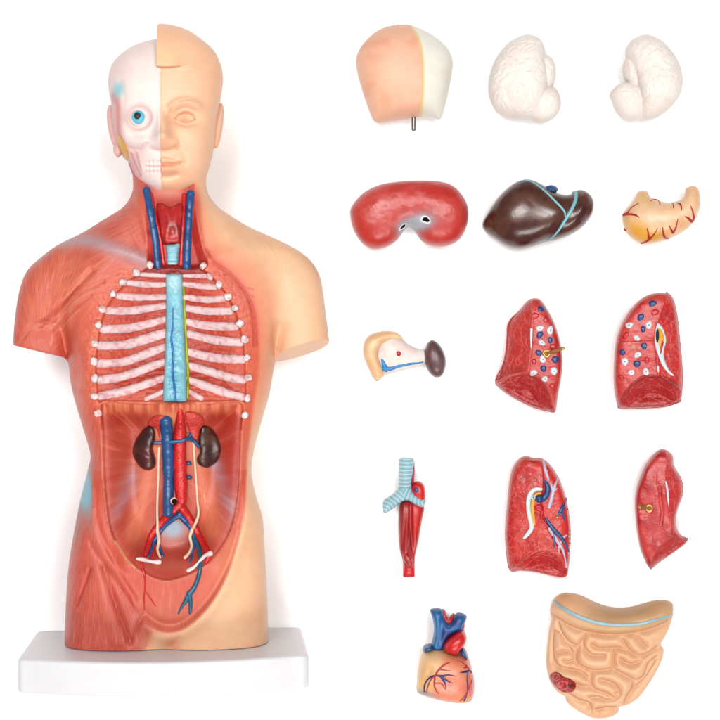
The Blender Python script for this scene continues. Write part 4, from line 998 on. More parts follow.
# ---- liver
k = lambda p: crop(p, 470, 160, 36/7)
liv = k([(80, 372), (64, 345), (66, 318), (84, 284), (138, 202), (200, 140), (258, 106), (312, 102), (370, 126), (420, 158), (470, 177), (512, 178), (545, 158), (580, 155), (618, 178), (637, 220), (627, 280), (582, 340), (520, 382), (440, 412), (390, 421), (320, 446), (250, 458), (180, 441), (110, 396)])
o = Organ('liver', 'dark brown glossy liver crossed by two light blue bands', 'liver', [dict(pts=liv, T=29, k=1.3, H=lambda X, Y: -3.5*line(X, Y, k([(545, 165), (530, 240), (495, 300), (450, 370), (400, 415)]), 5)-3*gss(X, Y, 566, 200, 8, 8)+2.5*gss(X, Y, 578, 208, 10, 12)-.15*line(X, Y, k([(300, 210), (360, 270), (400, 290), (395, 350), (330, 410), (270, 395)]), 1.6)+.8*gss(X, Y, 522, 214, 16, 16)
    -.1*line(X, Y, k([(230, 290), (260, 270), (300, 215)]), .8)-.5*line(X, Y, k([(100, 290), (130, 340), (190, 380)]), 1))], 23, top=38).mesh()
X, Y = o.xy(20); n1 = fbm(X*.06, Y*.06, 131)
c = mix(flat(X, (86, 55, 48)), (104, 72, 62), sstep(-.4, .8, n1)); c = mix(c, (74, 42, 38), .4*sstep(.1, .7, noise2(X*.2, Y*.2, 132)))
o.body('liver_body', M_LIVER, pig(c))
o.tubes('ligament', M_LBLUE, [(k([(262, 107), (300, 108), (335, 123), (390, 165), (450, 224), (484, 262), (491, 292)]), [.5, .7, .9, 1.1, 1.2, 1.1, .8])])
o.tubes('ligament', M_LBLUE, [(k([(528, 168), (545, 170), (543, 205), (524, 252), (495, 302), (455, 362), (425, 395), (398, 415)]), [1.2, 1.9, 1.9, 1.8, 1.6, 1.3, 1.0, .7])])
V, F = ball((*o.fr.p2l(550.8, 189.6, 8), 8), (7.2, 5.0, 7), n=20, m=14); vs = build('vein_stub', M_BLUE, o.e, o.fr, V, F)
V, F = ball((*o.fr.p2l(553, 189.4, 14), 13.5), (3.2, 2.4, 2.0), n=16, m=10); build('vein_opening', M_NAVY, vs, o.fr, V, F)

# ---- stomach
k = lambda p: crop(p, 600, 160, 6)
sto = k([(222, 198), (238, 187), (262, 185), (286, 191), (300, 220), (340, 240), (405, 255), (468, 246), (505, 215), (514, 172), (535, 160), (555, 153), (585, 166), (600, 210), (601, 280), (570, 360), (510, 422), (425, 468), (350, 490), (272, 500), (210, 481), (160, 436), (135, 372), (140, 320), (178, 272), (205, 236)])
o = Organ('stomach', 'peach stomach with yellow lower bulge and painted dark red branching vessels', 'stomach', [dict(pts=sto, T=22, k=.9, H=lambda X, Y: .4*fbm(X*.1, Y*.1, 141))], 18, top=28, h=.65).mesh()
X, Y = o.xy(14); n1 = fbm(X*.08, Y*.08, 142)
c = mix(flat(X, (250, 204, 162)), (246, 188, 142), sstep(-.2, .8, n1)); c = mix(c, (238, 172, 66), np.clip(1.1*gss(X, Y, 641, 233, 10, 5, .5)+.8*gss(X, Y, 655, 236, 10, 3.5, -.15), 0, .95)); c = mix(c, (244, 196, 116), .6*gss(X, Y, 626, 224, 4, 8)); c = mix(c, (244, 196, 116), .5*gss(X, Y, 641, 196, 5, 4))
o.body('stomach_wall', M_ORG, pig(c))
w = .75
for st in ([([(145, 328), (165, 318), (190, 285), (232, 260)], [1.3, .9, .6, .4]), ([(140, 330), (175, 325), (215, 332), (234, 345)], [1.3, .9, .7, .4])],
           [([(302, 248), (325, 238), (352, 246), (360, 274)], [.4, .8, .7, .4])], [([(432, 256), (440, 270), (440, 290)], [.6, .5, .3]), ([(466, 258), (484, 268), (490, 300)], [.5, .7, .4])],
           [([(544, 276), (556, 310), (562, 350), (550, 370)], [.4, .7, 1.0, 1.1]), ([(510, 338), (530, 350), (548, 368)], [.4, .9, 1.2])],
           [([(250, 498), (275, 488), (296, 475), (325, 445), (346, 410)], [1.1, 1.2, 1.0, .6, .3]), ([(283, 410), (290, 440), (294, 474)], [.4, .7, 1.1])],
           [([(376, 404), (380, 440), (390, 464), (410, 470)], [.4, .7, 1.1, .8])], [([(467, 356), (455, 405), (438, 434)], [.3, .7, 1.2]), ([(416, 394), (428, 420), (438, 434)], [.4, .8, 1.2])], [([(148, 412), (156, 422)], [1.2, 1.1])]):
    o.tubes('vessel', M_VESR, [(k(p), np.array(r)*1.3) for p, r in st], lift=.2, flat=.55, smooth=1)

# ---- duodenum, pancreas and spleen on one piece
k = lambda p: crop(p, 350, 310, 6)
o = Organ('pancreas_piece', 'white pancreas with peach curl at one end and dark plum spleen at the other', 'pancreas', [
    dict(pts=k([(215, 160), (300, 168), (350, 205), (400, 228), (455, 240), (470, 290), (440, 330), (380, 345), (320, 360), (250, 378), (200, 385), (160, 330), (160, 230)]), T=11, k=1.5, H=lambda X, Y: .5*fbm(X*.12, Y*.12, 151))], 12, top=16, h=.6).mesh()
X, Y = o.xy(8); o.body('pancreas', M_PALE, pig(mix(flat(X, (252, 242, 236)), (246, 226, 218), sstep(-.2, .7, fbm(X*.1, Y*.1, 152)))))
pan_h = o.hm
def extra(o, name, mat, pts, T, colf, k=1.2, zc=0, h=.6, Hf=None, top=30, w=10, back=.8, cut=True):
    P = np.asarray(spline(pts, 4, True)); lx, ly = o.fr.p2l(P[:, 0], P[:, 1], zc)
    g = Grid(o.fr, lx.min()-3, lx.max()+3, ly.min()-3, ly.max()+3, -o.fr.o[2]-8, top, h)
    H = None
    if Hf: Xp, Yp = g.px(w); Hv = Hf(Xp, Yp); H = lambda D, h0: Hv*sstep(0, 5, h0)
    F = g.pillow(pts, T, k, H=H, zc=zc, back=back)
    F = np.minimum(F, above_table(o.fr, g))
    V, Q = surfnets(F, g.org, h); X, Y = o.fr.l2p(V[:, 0], V[:, 1], w)
    ob = build(name, mat, o.e, o.fr, V, [Q], pig(colf(V, X, Y)) if colf else None, vnormals(V, Q))
    return ob, Height(F, g.org, h)
duo = k([(85, 200), (102, 165), (150, 136), (225, 125), (285, 136), (310, 160), (318, 186), (290, 182), (240, 186), (200, 205), (178, 235), (170, 262), (182, 300), (205, 350), (205, 390), (190, 412), (165, 422), (138, 410), (110, 350), (84, 285), (78, 240)])
ob, dh = extra(o, 'duodenum', M_ORG, duo, 14, lambda V, X, Y: mix(flat(X, (252, 214, 168)), (248, 196, 148), sstep(-.2, .8, fbm(X*.08, Y*.08, 153))), k=.9, zc=0, back=.75)
build('cut_end', M_DARK, ob, o.fr, *ball((*o.fr.p2l(377, 379.2, 0), 0), (2.6, 1.6, 4), n=14))
extra(o, 'spleen', M_ORG, k([(490, 180), (520, 192), (548, 225), (570, 275), (575, 320), (565, 370), (548, 396), (526, 404), (502, 399), (472, 370), (452, 322), (446, 275), (444, 245), (455, 228), (465, 200)]), 13, lambda V, X, Y: mix(mix(flat(X, (102, 76, 78)), (124, 94, 96), sstep(-.3, .7, fbm(X*.12, Y*.12, 154))), (130, 84, 90), .5*sstep(446, 425, X+6)), k=.9, zc=2, back=.9)
o.disc('artery_end', M_SPOTR, *k([(292, 262)])[0], 2.7, 3.0, hgt=1.2, seed=3)
o.tubes('duct', paint('duct_blue', (50, 138, 204), vary=.15), [(k([(192, 296), (205, 330), (216, 362)]), [.9, 2.6, 2.2]), (k([(205, 350), (240, 352), (300, 335), (370, 322), (436, 313)]), [2.6, 2.2, 1.5, 1.3, .8])], lift=.1, flat=.5)

# ---- lungs
def lung(name, label, pts, T, z0, H, colf, k=7, top=34, h=.7):
    o = Organ(name, label, 'lung half', [dict(pts=pts, T=T, k=k, H=H, w=T*.8)], z0, h=h, top=top, group='lung halves laid out at the right').mesh()
    X, Y = o.xy(T*.8); c, a = colf(X, Y); C = np.concatenate([pig(c), a[:, None]], 1)
    o.body('lung_tissue', M_LUNG, C); return o
def spots(o, k, ks, white=(), blue=(), red=(), beige=()):
    for i, (a, b) in enumerate(white):
        X, Y = k([(a, b)])[0]; r = 3.55+.4*math.sin(i*2.1); rot = i*1.3
        w = o.disc('airway_section', M_WHT, X, Y, r*1.18, r*.92, hgt=1.1, rot=rot, seed=i); o.disc('airway_hole', M_NAVY if i % 3 else M_VESR, X+.2, Y, r*.42, r*.36, parent=w, hgt=1.25, rot=rot, seed=i, irr=.2, ns=12, nr=3)
    for nm, mt, L in (('vein_section', M_NAVY, blue), ('artery_section', M_SPOTR, red)):
        for i, (a, b) in enumerate(L):
            X, Y = k([(a, b)])[0]; r = 3.5+.45*math.sin(i*1.7+1)
            o.disc(nm, mt, X, Y, r*1.15, r*.95, hgt=1.1, rot=i*.9, seed=i+.5)
def pin(o, X, Y, X2, Y2, length):
    x, y = o.fr.p2l(X, Y, 20); w = float(o.hm(x, y)); x, y = o.fr.p2l(X, Y, w)
    dx = (X2-X)*1.03; dy = (Y-Y2)*1.03; L = math.hypot(dx, dy)
    u = np.array([dx/L*.75, dy/L*.75, .66]); A = np.array([x, y, w-2]); B = A+u*(L*1.0/.75+2)
    p = build('pin', M_BRASS, o.e, o.fr, *rod(o.fr, A, B, 1.75))
    a = np.arange(28)*2*math.pi/28; ring = [np.column_stack([x+r*np.cos(a), y+r*np.sin(a), np.full(28, w+z)]) for r, z in ((4.4, -1), (4.4, .9), (4.0, 1.4), (2.6, 1.5), (2.2, 1.1), (1.6, .4))]
    V = np.concatenate(ring); i = np.arange(5)[:, None]*28; j = np.arange(28)[None]; jn = (j+1) % 28
    build('washer', M_BRASS, p, o.fr, V, [np.stack([i+j, i+jn, i+28+jn, i+28+j], 2).reshape(-1, 4)])
LR, LD, LP = (208, 70, 66), (180, 46, 48), (222, 92, 84)

k = lambda p: crop(p, 480, 280, 4.8)
out = k([(230, 98), (262, 87), (292, 96), (322, 140), (350, 190), (375, 258), (391, 330), (397, 392), (390, 470), (375, 552), (362, 632), (330, 632), (250, 610), (150, 560), (84, 512), (71, 490), (80, 458), (106, 408), (122, 340), (127, 270), (130, 220), (150, 182), (190, 145)])
botA = k([(60, 520), (100, 490), (150, 462), (220, 447), (268, 457), (308, 490), (338, 545), (352, 600), (358, 660), (200, 640)])
rA = np.array(k([(255, 95), (250, 180), (244, 330), (228, 446)]))
def fA(X, Y):
    rx = np.interp(Y, rA[:, 1], rA[:, 0]); d = inside(X, Y, botA)
    H = -.62*np.maximum(rx-X, 0)*sstep(-2, -4, d)+1.0*np.exp(-.5*((X-rx)/1.2)**2)*(d < 0)
    H = H*(d < 0)+(d >= 0)*(-2.2-np.minimum(13, .75*d))+1.0*np.exp(-.5*(d/1.0)**2)
    return H-1.2*np.exp(-.5*((np.abs(np.sin(Y*.19+.5*noise2(X*.1, Y*.1, 160))))/.12)**2)*(X < rx-3)*(d < -2)*.7+.25*fbm(X*.2, Y*.2, 161)
def cA(X, Y):
    rx = np.interp(Y, rA[:, 1], rA[:, 0]); d = inside(X, Y, botA); n = fbm(X*.1, Y*.1, 162)
    c = mix(flat(X, LR), (196, 46, 46), sstep(-.2, .7, n)); c = mix(c, (206, 66, 62), (X < rx)*(d < 0)*.8); c = mix(c, LD, .85*sstep(-.6, .8, d)); c = mix(c, (232, 120, 108), .7*np.exp(-.5*(d/.8)**2)); c = mix(c, (214, 96, 88), .4*np.exp(-.5*((X-rx)/.9)**2)*(d < 0))  # bottom facet: deeper red with shade painted in
    return c, np.clip(.12+.6*(X < rx-2)+.45*(d > 1), 0, 1)
o = lung('lung_half', 'narrow red lung half with blue and white spots and a brass pin leaning right', out, 21, 17, fA, cA)
spots(o, k, 4.8, [(287, 232), (337, 241), (297, 301), (257, 446), (355, 437), (311, 475), (301, 381)], [(296, 137), (287, 263), (337, 288), (282, 350), (362, 382), (304, 425)], [(264, 172), (320, 188), (259, 392), (349, 510), (352, 322)])
o.tubes('fissure_slot', M_WHT, [(k([(247, 236), (246, 270), (245, 325)]), [1.3, 1.1, .5])], lift=.2, flat=.5)
pin(o, *k([(320, 353)])[0], *k([(392, 330)])[0], 16)

k = lambda p: crop(p, 600, 280, 4.8)
out = k([(236, 70), (280, 61), (312, 62), (320, 54), (328, 62), (344, 75), (360, 110), (375, 190), (385, 290), (394, 380), (398, 470), (391, 572), (370, 593), (300, 612), (200, 617), (95, 618), (82, 600), (68, 520), (66, 420), (76, 300), (100, 220), (140, 150), (190, 96)])
botB = k([(85, 640), (98, 600), (115, 558), (150, 508), (205, 469), (268, 464), (330, 480), (378, 518), (402, 560), (410, 640)])
rB = np.array(k([(318, 60), (300, 130), (276, 200), (264, 290), (276, 370), (282, 465)]))
def fB(X, Y):
    rx = np.interp(Y, rB[:, 1], rB[:, 0]); d = inside(X, Y, botB)
    H = -.34*np.maximum(X-rx, 0)+.8*np.exp(-.5*((X-rx)/1.0)**2)
    H = H*(d < 0)+(d >= 0)*(-2.5-np.minimum(14, .8*d))+1.0*np.exp(-.5*(d/1.0)**2)
    H -= 3.0*gss(X, Y, 668, 316, 7, 6)+1.0*line(X, Y, k([(70, 290), (160, 290), (262, 285)]), .8)+.9*line(X, Y, k([(180, 375), (230, 385), (265, 380)]), .8)
    return H+.25*fbm(X*.2, Y*.2, 171)
def cB(X, Y):
    rx = np.interp(Y, rB[:, 1], rB[:, 0]); d = inside(X, Y, botB); n = fbm(X*.1, Y*.1, 172)
    c = mix(flat(X, (214, 76, 72)), (204, 62, 60), sstep(-.2, .7, n)); c = mix(c, (208, 52, 50), (X > rx)*(d < 0)*.6); c = mix(c, (182, 40, 42), .85*sstep(-.6, .8, d)); c = mix(c, (190, 44, 46), .7*gss(X, Y, 668, 316, 7, 6)); c = mix(c, (150, 40, 44), .7*np.exp(-.5*((d+.6)/.7)**2))  # bottom facet darkened too, part own red, part painted shade
    return c, np.clip(.1+.75*(X > rx+2)+.6*(d > 1), 0, 1)
o = lung('lung_half', 'broad red lung half with blue and white spots and a white crescent slot', out, 22, 18, fB, cB)
spots(o, k, 4.8, [(140, 217), (234, 215), (176, 278), (181, 359), (119, 391), (151, 444), (220, 440)], [(252, 112), (195, 178), (207, 236), (107, 347), (177, 402), (212, 316)], [(264, 155), (122, 265), (225, 385), (98, 468), (196, 114)])
o.disc('screw_hole', paint('hole_beige', (206, 136, 112), vary=.1), *k([(160, 320)])[0], 3.0, 2.8, hgt=.3, seed=4, irr=.05)
o.disc('vein_core', M_YEL, *k([(218, 318)])[0], 1.5, 1.0, hgt=1.0, seed=2, irr=.3)
hil = o.plate('crescent_slot', M_WHT, k([(278, 207), (303, 234), (318, 290), (306, 340), (310, 380), (330, 428), (358, 460), (334, 452), (300, 412), (275, 350), (261, 290), (266, 238)]), 1.4, h=.45)
o.plate('slot_lining', M_YEL, k([(284, 228), (300, 245), (311, 288), (300, 330), (292, 362), (284, 330), (272, 280), (272, 240)]), 2.1, hil, h=.4)
o.plate('slot_vein', M_BLACK, k([(277, 232), (285, 250), (284, 285), (274, 305), (267, 280), (268, 250)]), 2.8, hil, h=.4)
o.plate('slot_artery', M_SPOTR, k([(296, 285), (306, 300), (300, 330), (292, 358), (286, 340), (291, 310)]), 2.6, hil, h=.4)
o.tubes('slot_edge', M_WHT, [(k([(278, 415), (280, 440)]), [1.1, .8])])

k = lambda p: crop(p, 490, 440, 4.8)
out = k([(140, 90), (175, 77), (208, 86), (250, 88), (290, 120), (330, 180), (360, 258), (378, 340), (388, 430), (385, 540), (378, 610), (364, 656), (310, 655), (220, 636), (150, 628), (94, 626), (76, 530), (72, 430), (80, 330), (90, 220), (106, 142)])
botC = k([(86, 640), (105, 618), (150, 582), (208, 542), (268, 530), (325, 556), (362, 606), (378, 670), (200, 670)])
rC = np.array(k([(248, 88), (258, 200), (244, 300), (262, 400), (300, 470), (350, 550), (372, 600)]))
def fC(X, Y):
    rx = np.interp(Y, rC[:, 1], rC[:, 0]); d = inside(X, Y, botC)
    H = -.18*np.maximum(rx-X-14, 0)-2.0*sstep(-1, 1, X-rx)-.12*np.maximum(X-rx, 0)
    H = H*(d < 0)+(d >= 0)*(-2.5-np.minimum(13, .8*d))+.9*np.exp(-.5*(d/1.0)**2)
    H -= 2.5*gss(X, Y, 526, 475, 8, 6)+2.0*gss(X, Y, 531, 530, 9, 9)
    return H+.3*fbm(X*.2, Y*.2, 181)
def cC(X, Y):
    rx = np.interp(Y, rC[:, 1], rC[:, 0]); d = inside(X, Y, botC); n = fbm(X*.1, Y*.1, 182)
    c = mix(flat(X, (212, 66, 60)), (202, 54, 52), sstep(-.2, .7, n)); c = mix(c, (216, 56, 52), (X > rx)*(d < 0)*.7); c = mix(c, (196, 44, 44), .85*sstep(-.6, .8, d)); c = mix(c, (184, 40, 42), .6*gss(X, Y, 525, 476, 8, 6)); c = mix(c, (232, 110, 96), .6*np.exp(-.5*(d/.8)**2)); c = mix(c, (226, 84, 70), .5*gss(X, Y, 532, 530, 9, 8))  # bottom facet tone mixes its red with painted shade
    return c, np.clip(.06+.7*(X < rx-6)*(np.hypot(X-535, Y-505) > 17)+.65*(d > 1), 0, 1)
o = lung('lung_half', 'red lung half with white and blue branching tubes and a white arched pipe', out, 21, 17, fC, cC)
o.tubes('airway_arch', M_WHT, [(k([(246, 236), (214, 238), (188, 272), (184, 330), (194, 385), (200, 420), (182, 450), (164, 470)]), [1.6, 2.3, 2.4, 2.3, 2.3, 2.4, 2.3, 1.5])], lift=.5, flat=.6)
o.tubes('hilum_lining', M_YEL, [(k([(240, 256), (222, 262), (206, 290), (204, 340), (210, 402)]), [1.4, 1.6, 2.0, 2.1, 2.2])], lift=.3, flat=.5)
o.tubes('hilum_vein', M_NAVY, [(k([(258, 192), (270, 210), (277, 236), (268, 268), (244, 290)]), [.9, 2.2, 3.0, 3.0, 2.6])], lift=.5, flat=.7)
build('vein_bulb', M_NAVY, o.e, o.fr, *ball((*o.fr.p2l(539.2, 498.4, 21), 21.5), (4.4, 4.4, 3.6)))
q = o.disc('airway_end', M_WHT, *k([(207, 275)])[0], 2.8, 2.8, hgt=2.6, seed=1); o.disc('airway_hole', M_BLACK, *k([(208, 275)])[0], 1.5, 1.5, parent=q, hgt=2.9, ns=14)
q = o.disc('artery_end', M_SPOTR, *k([(236, 326)])[0], 4.8, 4.6, hgt=1.8, seed=2); o.disc('artery_hole', M_VESR, *k([(235, 324)])[0], 2.4, 2.2, parent=q, hgt=2.2)
o.tubes('artery_branch', M_SPOTR, [(k([(250, 345), (245, 370), (250, 395)]), [1.8, 1.4, .8]), (k([(222, 350), (216, 372)]), [1.5, 1.2]), (k([(250, 385), (280, 420), (310, 470)]), [1.2, 1.2, .8])], lift=.3)
o.tubes('airway_branch', M_GREYB, [(k([(255, 102), (264, 140), (280, 190)]), [1.4, 1.7, 1.1]), (k([(292, 124), (268, 158)]), [.9, 1.3])], lift=.2)
o.tubes('airway_branch', M_GREYB, [(k([(324, 182), (306, 235), (294, 285), (284, 322)]), [1.0, 1.7, 2.0, 2.0]), (k([(342, 214), (305, 245)]), [.8, 1.4]), (k([(290, 205), (302, 245)]), [.8, 1.4])], lift=.2)
o.tubes('airway_branch', M_GREYB, [(k([(288, 425), (312, 470), (350, 530), (366, 612)]), [2.4, 1.9, 1.3, .7]), (k([(340, 470), (360, 462), (385, 438)]), [.8, 1.1, .6]), (k([(342, 520), (380, 546)]), [1.1, .7]), (k([(340, 490), (330, 515), (332, 540)]), [1.0, .9, .5]), (k([(352, 470), (384, 462)]), [1.0, .7])], lift=.2)
o.tubes('vein_branch', M_NAVY, [(k([(366, 280), (348, 325), (322, 366)]), [.9, 1.8, 1.0]), (k([(346, 330), (374, 334)]), [1.4, .7]), (k([(344, 335), (358, 386)]), [1.5, .8])], lift=.3)
o.tubes('vein_branch', M_NAVY, [(k([(268, 376), (300, 425), (345, 472), (378, 534)]), [1.2, 2.5, 1.8, .9]), (k([(304, 435), (308, 512)]), [1.8, .8]), (k([(345, 475), (386, 496)]), [1.2, .7])], lift=.4)
q = o.disc('pin_socket', M_BRASS, *k([(322, 365)])[0], 2.2, 2.8, hgt=.9); o.disc('socket_hole', M_DARK, *k([(321, 363)])[0], 1.0, 1.2, parent=q, hgt=1.2, ns=12)

k = lambda p: crop(p, 610, 440, 4.8)
out = k([(222, 57), (256, 43), (292, 62), (303, 82), (306, 120), (330, 160), (348, 200), (348, 270), (330, 320), (317, 370), (319, 420), (340, 455), (372, 470), (374, 478), (358, 502), (300, 545), (240, 586), (198, 620), (190, 616), (172, 588), (145, 520), (128, 430), (120, 340), (120, 270), (140, 190), (176, 110)])
botD = k([(185, 640), (198, 590), (212, 552), (242, 508), (288, 472), (326, 455), (380, 462), (400, 500), (250, 640)])
rD = np.array(k([(264, 50), (276, 110), (272, 180), (274, 250), (284, 330), (300, 470)]))
def fD(X, Y):
    rx = np.interp(Y, rD[:, 1], rD[:, 0]); d = inside(X, Y, botD)
    H = -.55*np.maximum(X-rx, 0)+.7*np.exp(-.5*((X-rx)/.9)**2)
    H = H*(d < 0)+(d >= 0)*(-1.5-np.minimum(10, .8*d))
    a = noise2(X*.1, Y*.1, 190)
    return H+.9*noise2(X*.16+a, Y*.09+a, 191)*(X < rx)*(d < 0)-1.2*line(X, Y, k([(238, 225), (242, 280), (250, 340), (245, 400)]), 1.2)
def cD(X, Y):
    rx = np.interp(Y, rD[:, 1], rD[:, 0]); d = inside(X, Y, botD); n = fbm(X*.1, Y*.1, 192); a = noise2(X*.1, Y*.1, 190)
    c = mix(flat(X, (208, 72, 70)), (190, 50, 52), sstep(-.3, .6, noise2(X*.16+a, Y*.09+a, 191))); c = mix(c, (204, 60, 58), (X > rx)*.7); c = mix(c, (188, 46, 48), .8*sstep(-.6, .8, d)); c = mix(c, (150, 40, 44), .5*np.exp(-.5*((d+.4)/.6)**2))  # bottom facet: own darker red plus shade put into the colour
    return c, np.clip(.06+.7*(X > rx+2)*(d < 0)+.35*(d > 1), 0, 1)
o = lung('lung_half', 'slim curved red lung half without spots, brass pin pointing left', out, 20, 16, fD, cD)
o.plate('fissure_slot', M_WHT, k([(264, 198), (274, 208), (282, 250), (284, 300), (283, 326), (275, 290), (270, 245)]), 1.2, h=.3)
pin(o, *k([(188, 328)])[0], *k([(150, 323)])[0], 10)

# ---- windpipe with gullet and aorta
k = lambda p: crop(p, 360, 440, 4.8)
tr_o = k([(190, 90), (222, 84), (258, 91), (254, 150), (247, 205), (254, 248), (288, 276), (316, 288), (312, 306), (300, 324), (268, 312), (232, 291), (212, 292), (188, 306), (150, 336), (118, 352), (110, 340), (112, 290), (150, 264), (178, 238), (186, 200), (186, 150)])
def rings(X, Y):
    dl = np.hypot(X-383, Y-514); dr = np.hypot(X-427, Y-503); up = Y < 488
    ph = np.where(up, Y*1.62, np.where(X < 403, dl*1.62, dr*1.62)); return np.sin(ph)
gul_pts = k([(186, 345), (194, 302), (222, 288), (262, 290), (290, 300), (306, 312), (308, 335), (295, 400), (282, 480), (264, 560), (263, 620), (263, 650), (261, 657), (250, 658), (220, 659), (208, 658), (206, 650), (206, 620), (205, 580), (190, 522), (184, 430)])
o = Organ('windpipe_piece', 'pale blue forked windpipe lying on a long red gullet and vessel', 'windpipe', [dict(pts=gul_pts, T=11, k=1.8,
    H=lambda X, Y: -2.5*line(X, Y, k([(240, 300), (244, 420), (252, 520), (256, 590)]), 1.6)+1.2*np.sin(X*1.3+.12*Y)*(X < 410)*(Y < 560)*.35-2*sstep(564, 570, Y))], 11, top=26, h=.6).mesh()
X, Y = o.xy(9); n1 = noise2(X*.6, Y*.05, 201)
c = mix(flat(X, (206, 50, 48)), (178, 38, 40), sstep(-.3, .6, n1)); c = mix(c, (150, 38, 42), .55*(X < np.interp(Y, [500, 560], [410.5, 413]))*(Y < 566)); c = mix(c, (214, 70, 64), .6*line(X, Y, k([(275, 310), (268, 420), (258, 540)]), 1.4)); c = mix(c, (214, 40, 40), .9*(Y > 567))
o.body('gullet', M_ORG, pig(c))
hole = extra(o, 'aorta_arch', M_RED, k([(246, 215), (262, 202), (285, 198), (306, 214), (315, 250), (312, 290), (300, 312), (262, 300), (244, 260)]), 10, None, zc=1, k=1.2)[1]
build('aorta_opening', M_NAVY, o.e, o.fr, *disc(o.fr, hole, *k([(270, 240)])[0], 2.9, 3.3, hgt=.5, seed=3, irr=.1))
extra(o, 'gullet_top', M_ORG, k([(250, 100), (262, 108), (260, 200), (246, 205), (244, 120)]), 5, lambda V, X, Y: flat(X, (168, 56, 70)), zc=2)
extra(o, 'windpipe', M_SKYB, tr_o, 9, lambda V, X, Y: mix(mix(flat(X, (164, 208, 220)), (190, 224, 232), sstep(-.5, .6, rings(X, Y))), (120, 178, 196), .6*sstep(.5, 1, -rings(X, Y))), zc=6, k=1.0, Hf=lambda X, Y: .75*rings(X, Y), h=.5, w=12, back=1.2)
extra(o, 'vessel_tip', M_ORG, k([(222, 540), (246, 560), (256, 590), (250, 608), (234, 612), (216, 590), (206, 560)]), 6, lambda V, X, Y: flat(X, (184, 42, 42)), zc=6)

# ---- heart
k = lambda p: crop(p, 400, 590, 6)
hb = k([(140, 366), (175, 352), (225, 346), (280, 362), (330, 376), (385, 378), (412, 408), (428, 460), (444, 530), (446, 600), (434, 655), (405, 670), (350, 672), (270, 660), (200, 644), (140, 628), (106, 614), (98, 590), (102, 520), (112, 450), (124, 400)])
o = Organ('heart', 'peach heart with red and blue painted vessels and thick blue and red vessels on top', 'heart', [dict(pts=hb, T=30, k=1.3, H=lambda X, Y: .4*fbm(X*.1, Y*.1, 211)-1.5*line(X, Y, k([(180, 480), (150, 540), (150, 600)]), 2)-.8*line(X, Y, k([(400, 490), (400, 560), (385, 650)]), 2))], 24, top=42).mesh()
X, Y = o.xy(20); n1 = fbm(X*.08, Y*.08, 212)
c = mix(mix(flat(X, (248, 204, 152)), (250, 212, 162), sstep(-.2, .8, n1)), mix(flat(X, (244, 148, 118)), (238, 124, 98), sstep(-.3, .7, n1)), sstep(-9, 12, (X-437)+.55*(Y-676)))
c = mix(c, (240, 180, 110), .6*gss(X, Y, 424, 680, 7, 12)); c = mix(c, (226, 84, 70), .5*sstep(466, 474, X)); c = mix(c, (240, 160, 84), .8*gss(X, Y, 466, 699, 6, 3)); c = mix(c, (150, 142, 160), .8*gss(X, Y, 424, 694, 8, 2.5, .2)); c = mix(c, (244, 160, 120), .5*gss(X, Y, 452, 664, 14, 8))
o.body('heart_muscle', M_ORG, pig(c))
blue1 = k([(180, 120), (205, 110), (235, 110), (258, 124), (266, 160), (285, 195), (300, 200), (320, 160), (340, 138), (375, 138), (400, 156), (394, 186), (380, 215), (385, 250), (340, 250), (300, 275), (270, 310), (254, 360), (220, 364), (185, 358), (186, 330), (196, 290), (204, 230), (196, 170)])
extra(o, 'pulmonary_vessel', paint('vessel_paint', rough=.42, bump=.25, vary=.12), blue1, 15, lambda V, X, Y: mix(mix(flat(X, (46, 100, 162)), (36, 72, 132), sstep(-.2, .7, fbm(X*.09, Y*.09, 213))), (66, 132, 184), .7*line(X, Y, k([(215, 140), (222, 230), (205, 330)]), 2.5)), zc=2, k=1.3, Hf=lambda X, Y: -2*line(X, Y, k([(250, 180), (248, 260), (235, 330)]), 2), w=12)
extra(o, 'arch_branch', M_RED, k([(250, 118), (270, 120), (290, 165), (305, 150), (318, 138), (330, 150), (315, 200), (290, 215), (262, 190)]), 10, None, zc=-4, k=1)
extra(o, 'arch_end', M_RED, k([(372, 190), (388, 186), (388, 220), (378, 246), (366, 240)]), 8, None, zc=0, k=1)
extra(o, 'aorta', M_RED, k([(258, 346), (266, 318), (290, 286), (330, 256), (365, 240), (390, 256), (400, 285), (392, 320), (368, 352), (345, 386), (300, 378), (268, 362)]), 18, None, zc=9, k=1.1, w=20)
extra(o, 'auricle', M_BLUE, k([(136, 362), (142, 336), (165, 326), (190, 324), (210, 340), (200, 356), (160, 366)]), 14, None, zc=4, k=1)
extra(o, 'auricle', M_BLUE, k([(356, 366), (376, 344), (394, 360), (408, 395), (406, 416), (384, 402)]), 13, None, zc=7, k=1)
hh2 = o.hm
for st in ([([(160, 618), (166, 585), (185, 540), (205, 520)], [.4, .6, .7, .6]), ([(210, 525), (206, 565), (214, 598), (230, 620)], [.7, .8, .7, .4]), ([(208, 520), (232, 480), (265, 450), (298, 434)], [.8, .9, .8, .5]), ([(240, 478), (270, 482), (302, 486)], [.6, .6, .3]), ([(212, 560), (245, 560), (262, 578), (276, 602)], [.5, .6, .6, .3])],
           [([(346, 424), (370, 436), (400, 458), (415, 475)], [.4, .8, .8, .5]), ([(360, 466), (380, 468), (402, 464)], [.4, .6, .6])], [([(362, 664), (385, 640), (410, 590), (432, 540)], [.8, .8, .7, .4]), ([(410, 590), (420, 620), (422, 640)], [.5, .5, .3])]):
    o.tubes('artery', M_VESR, [(k(p), np.array(r)*1.2) for p, r in st], lift=.1, flat=.6)
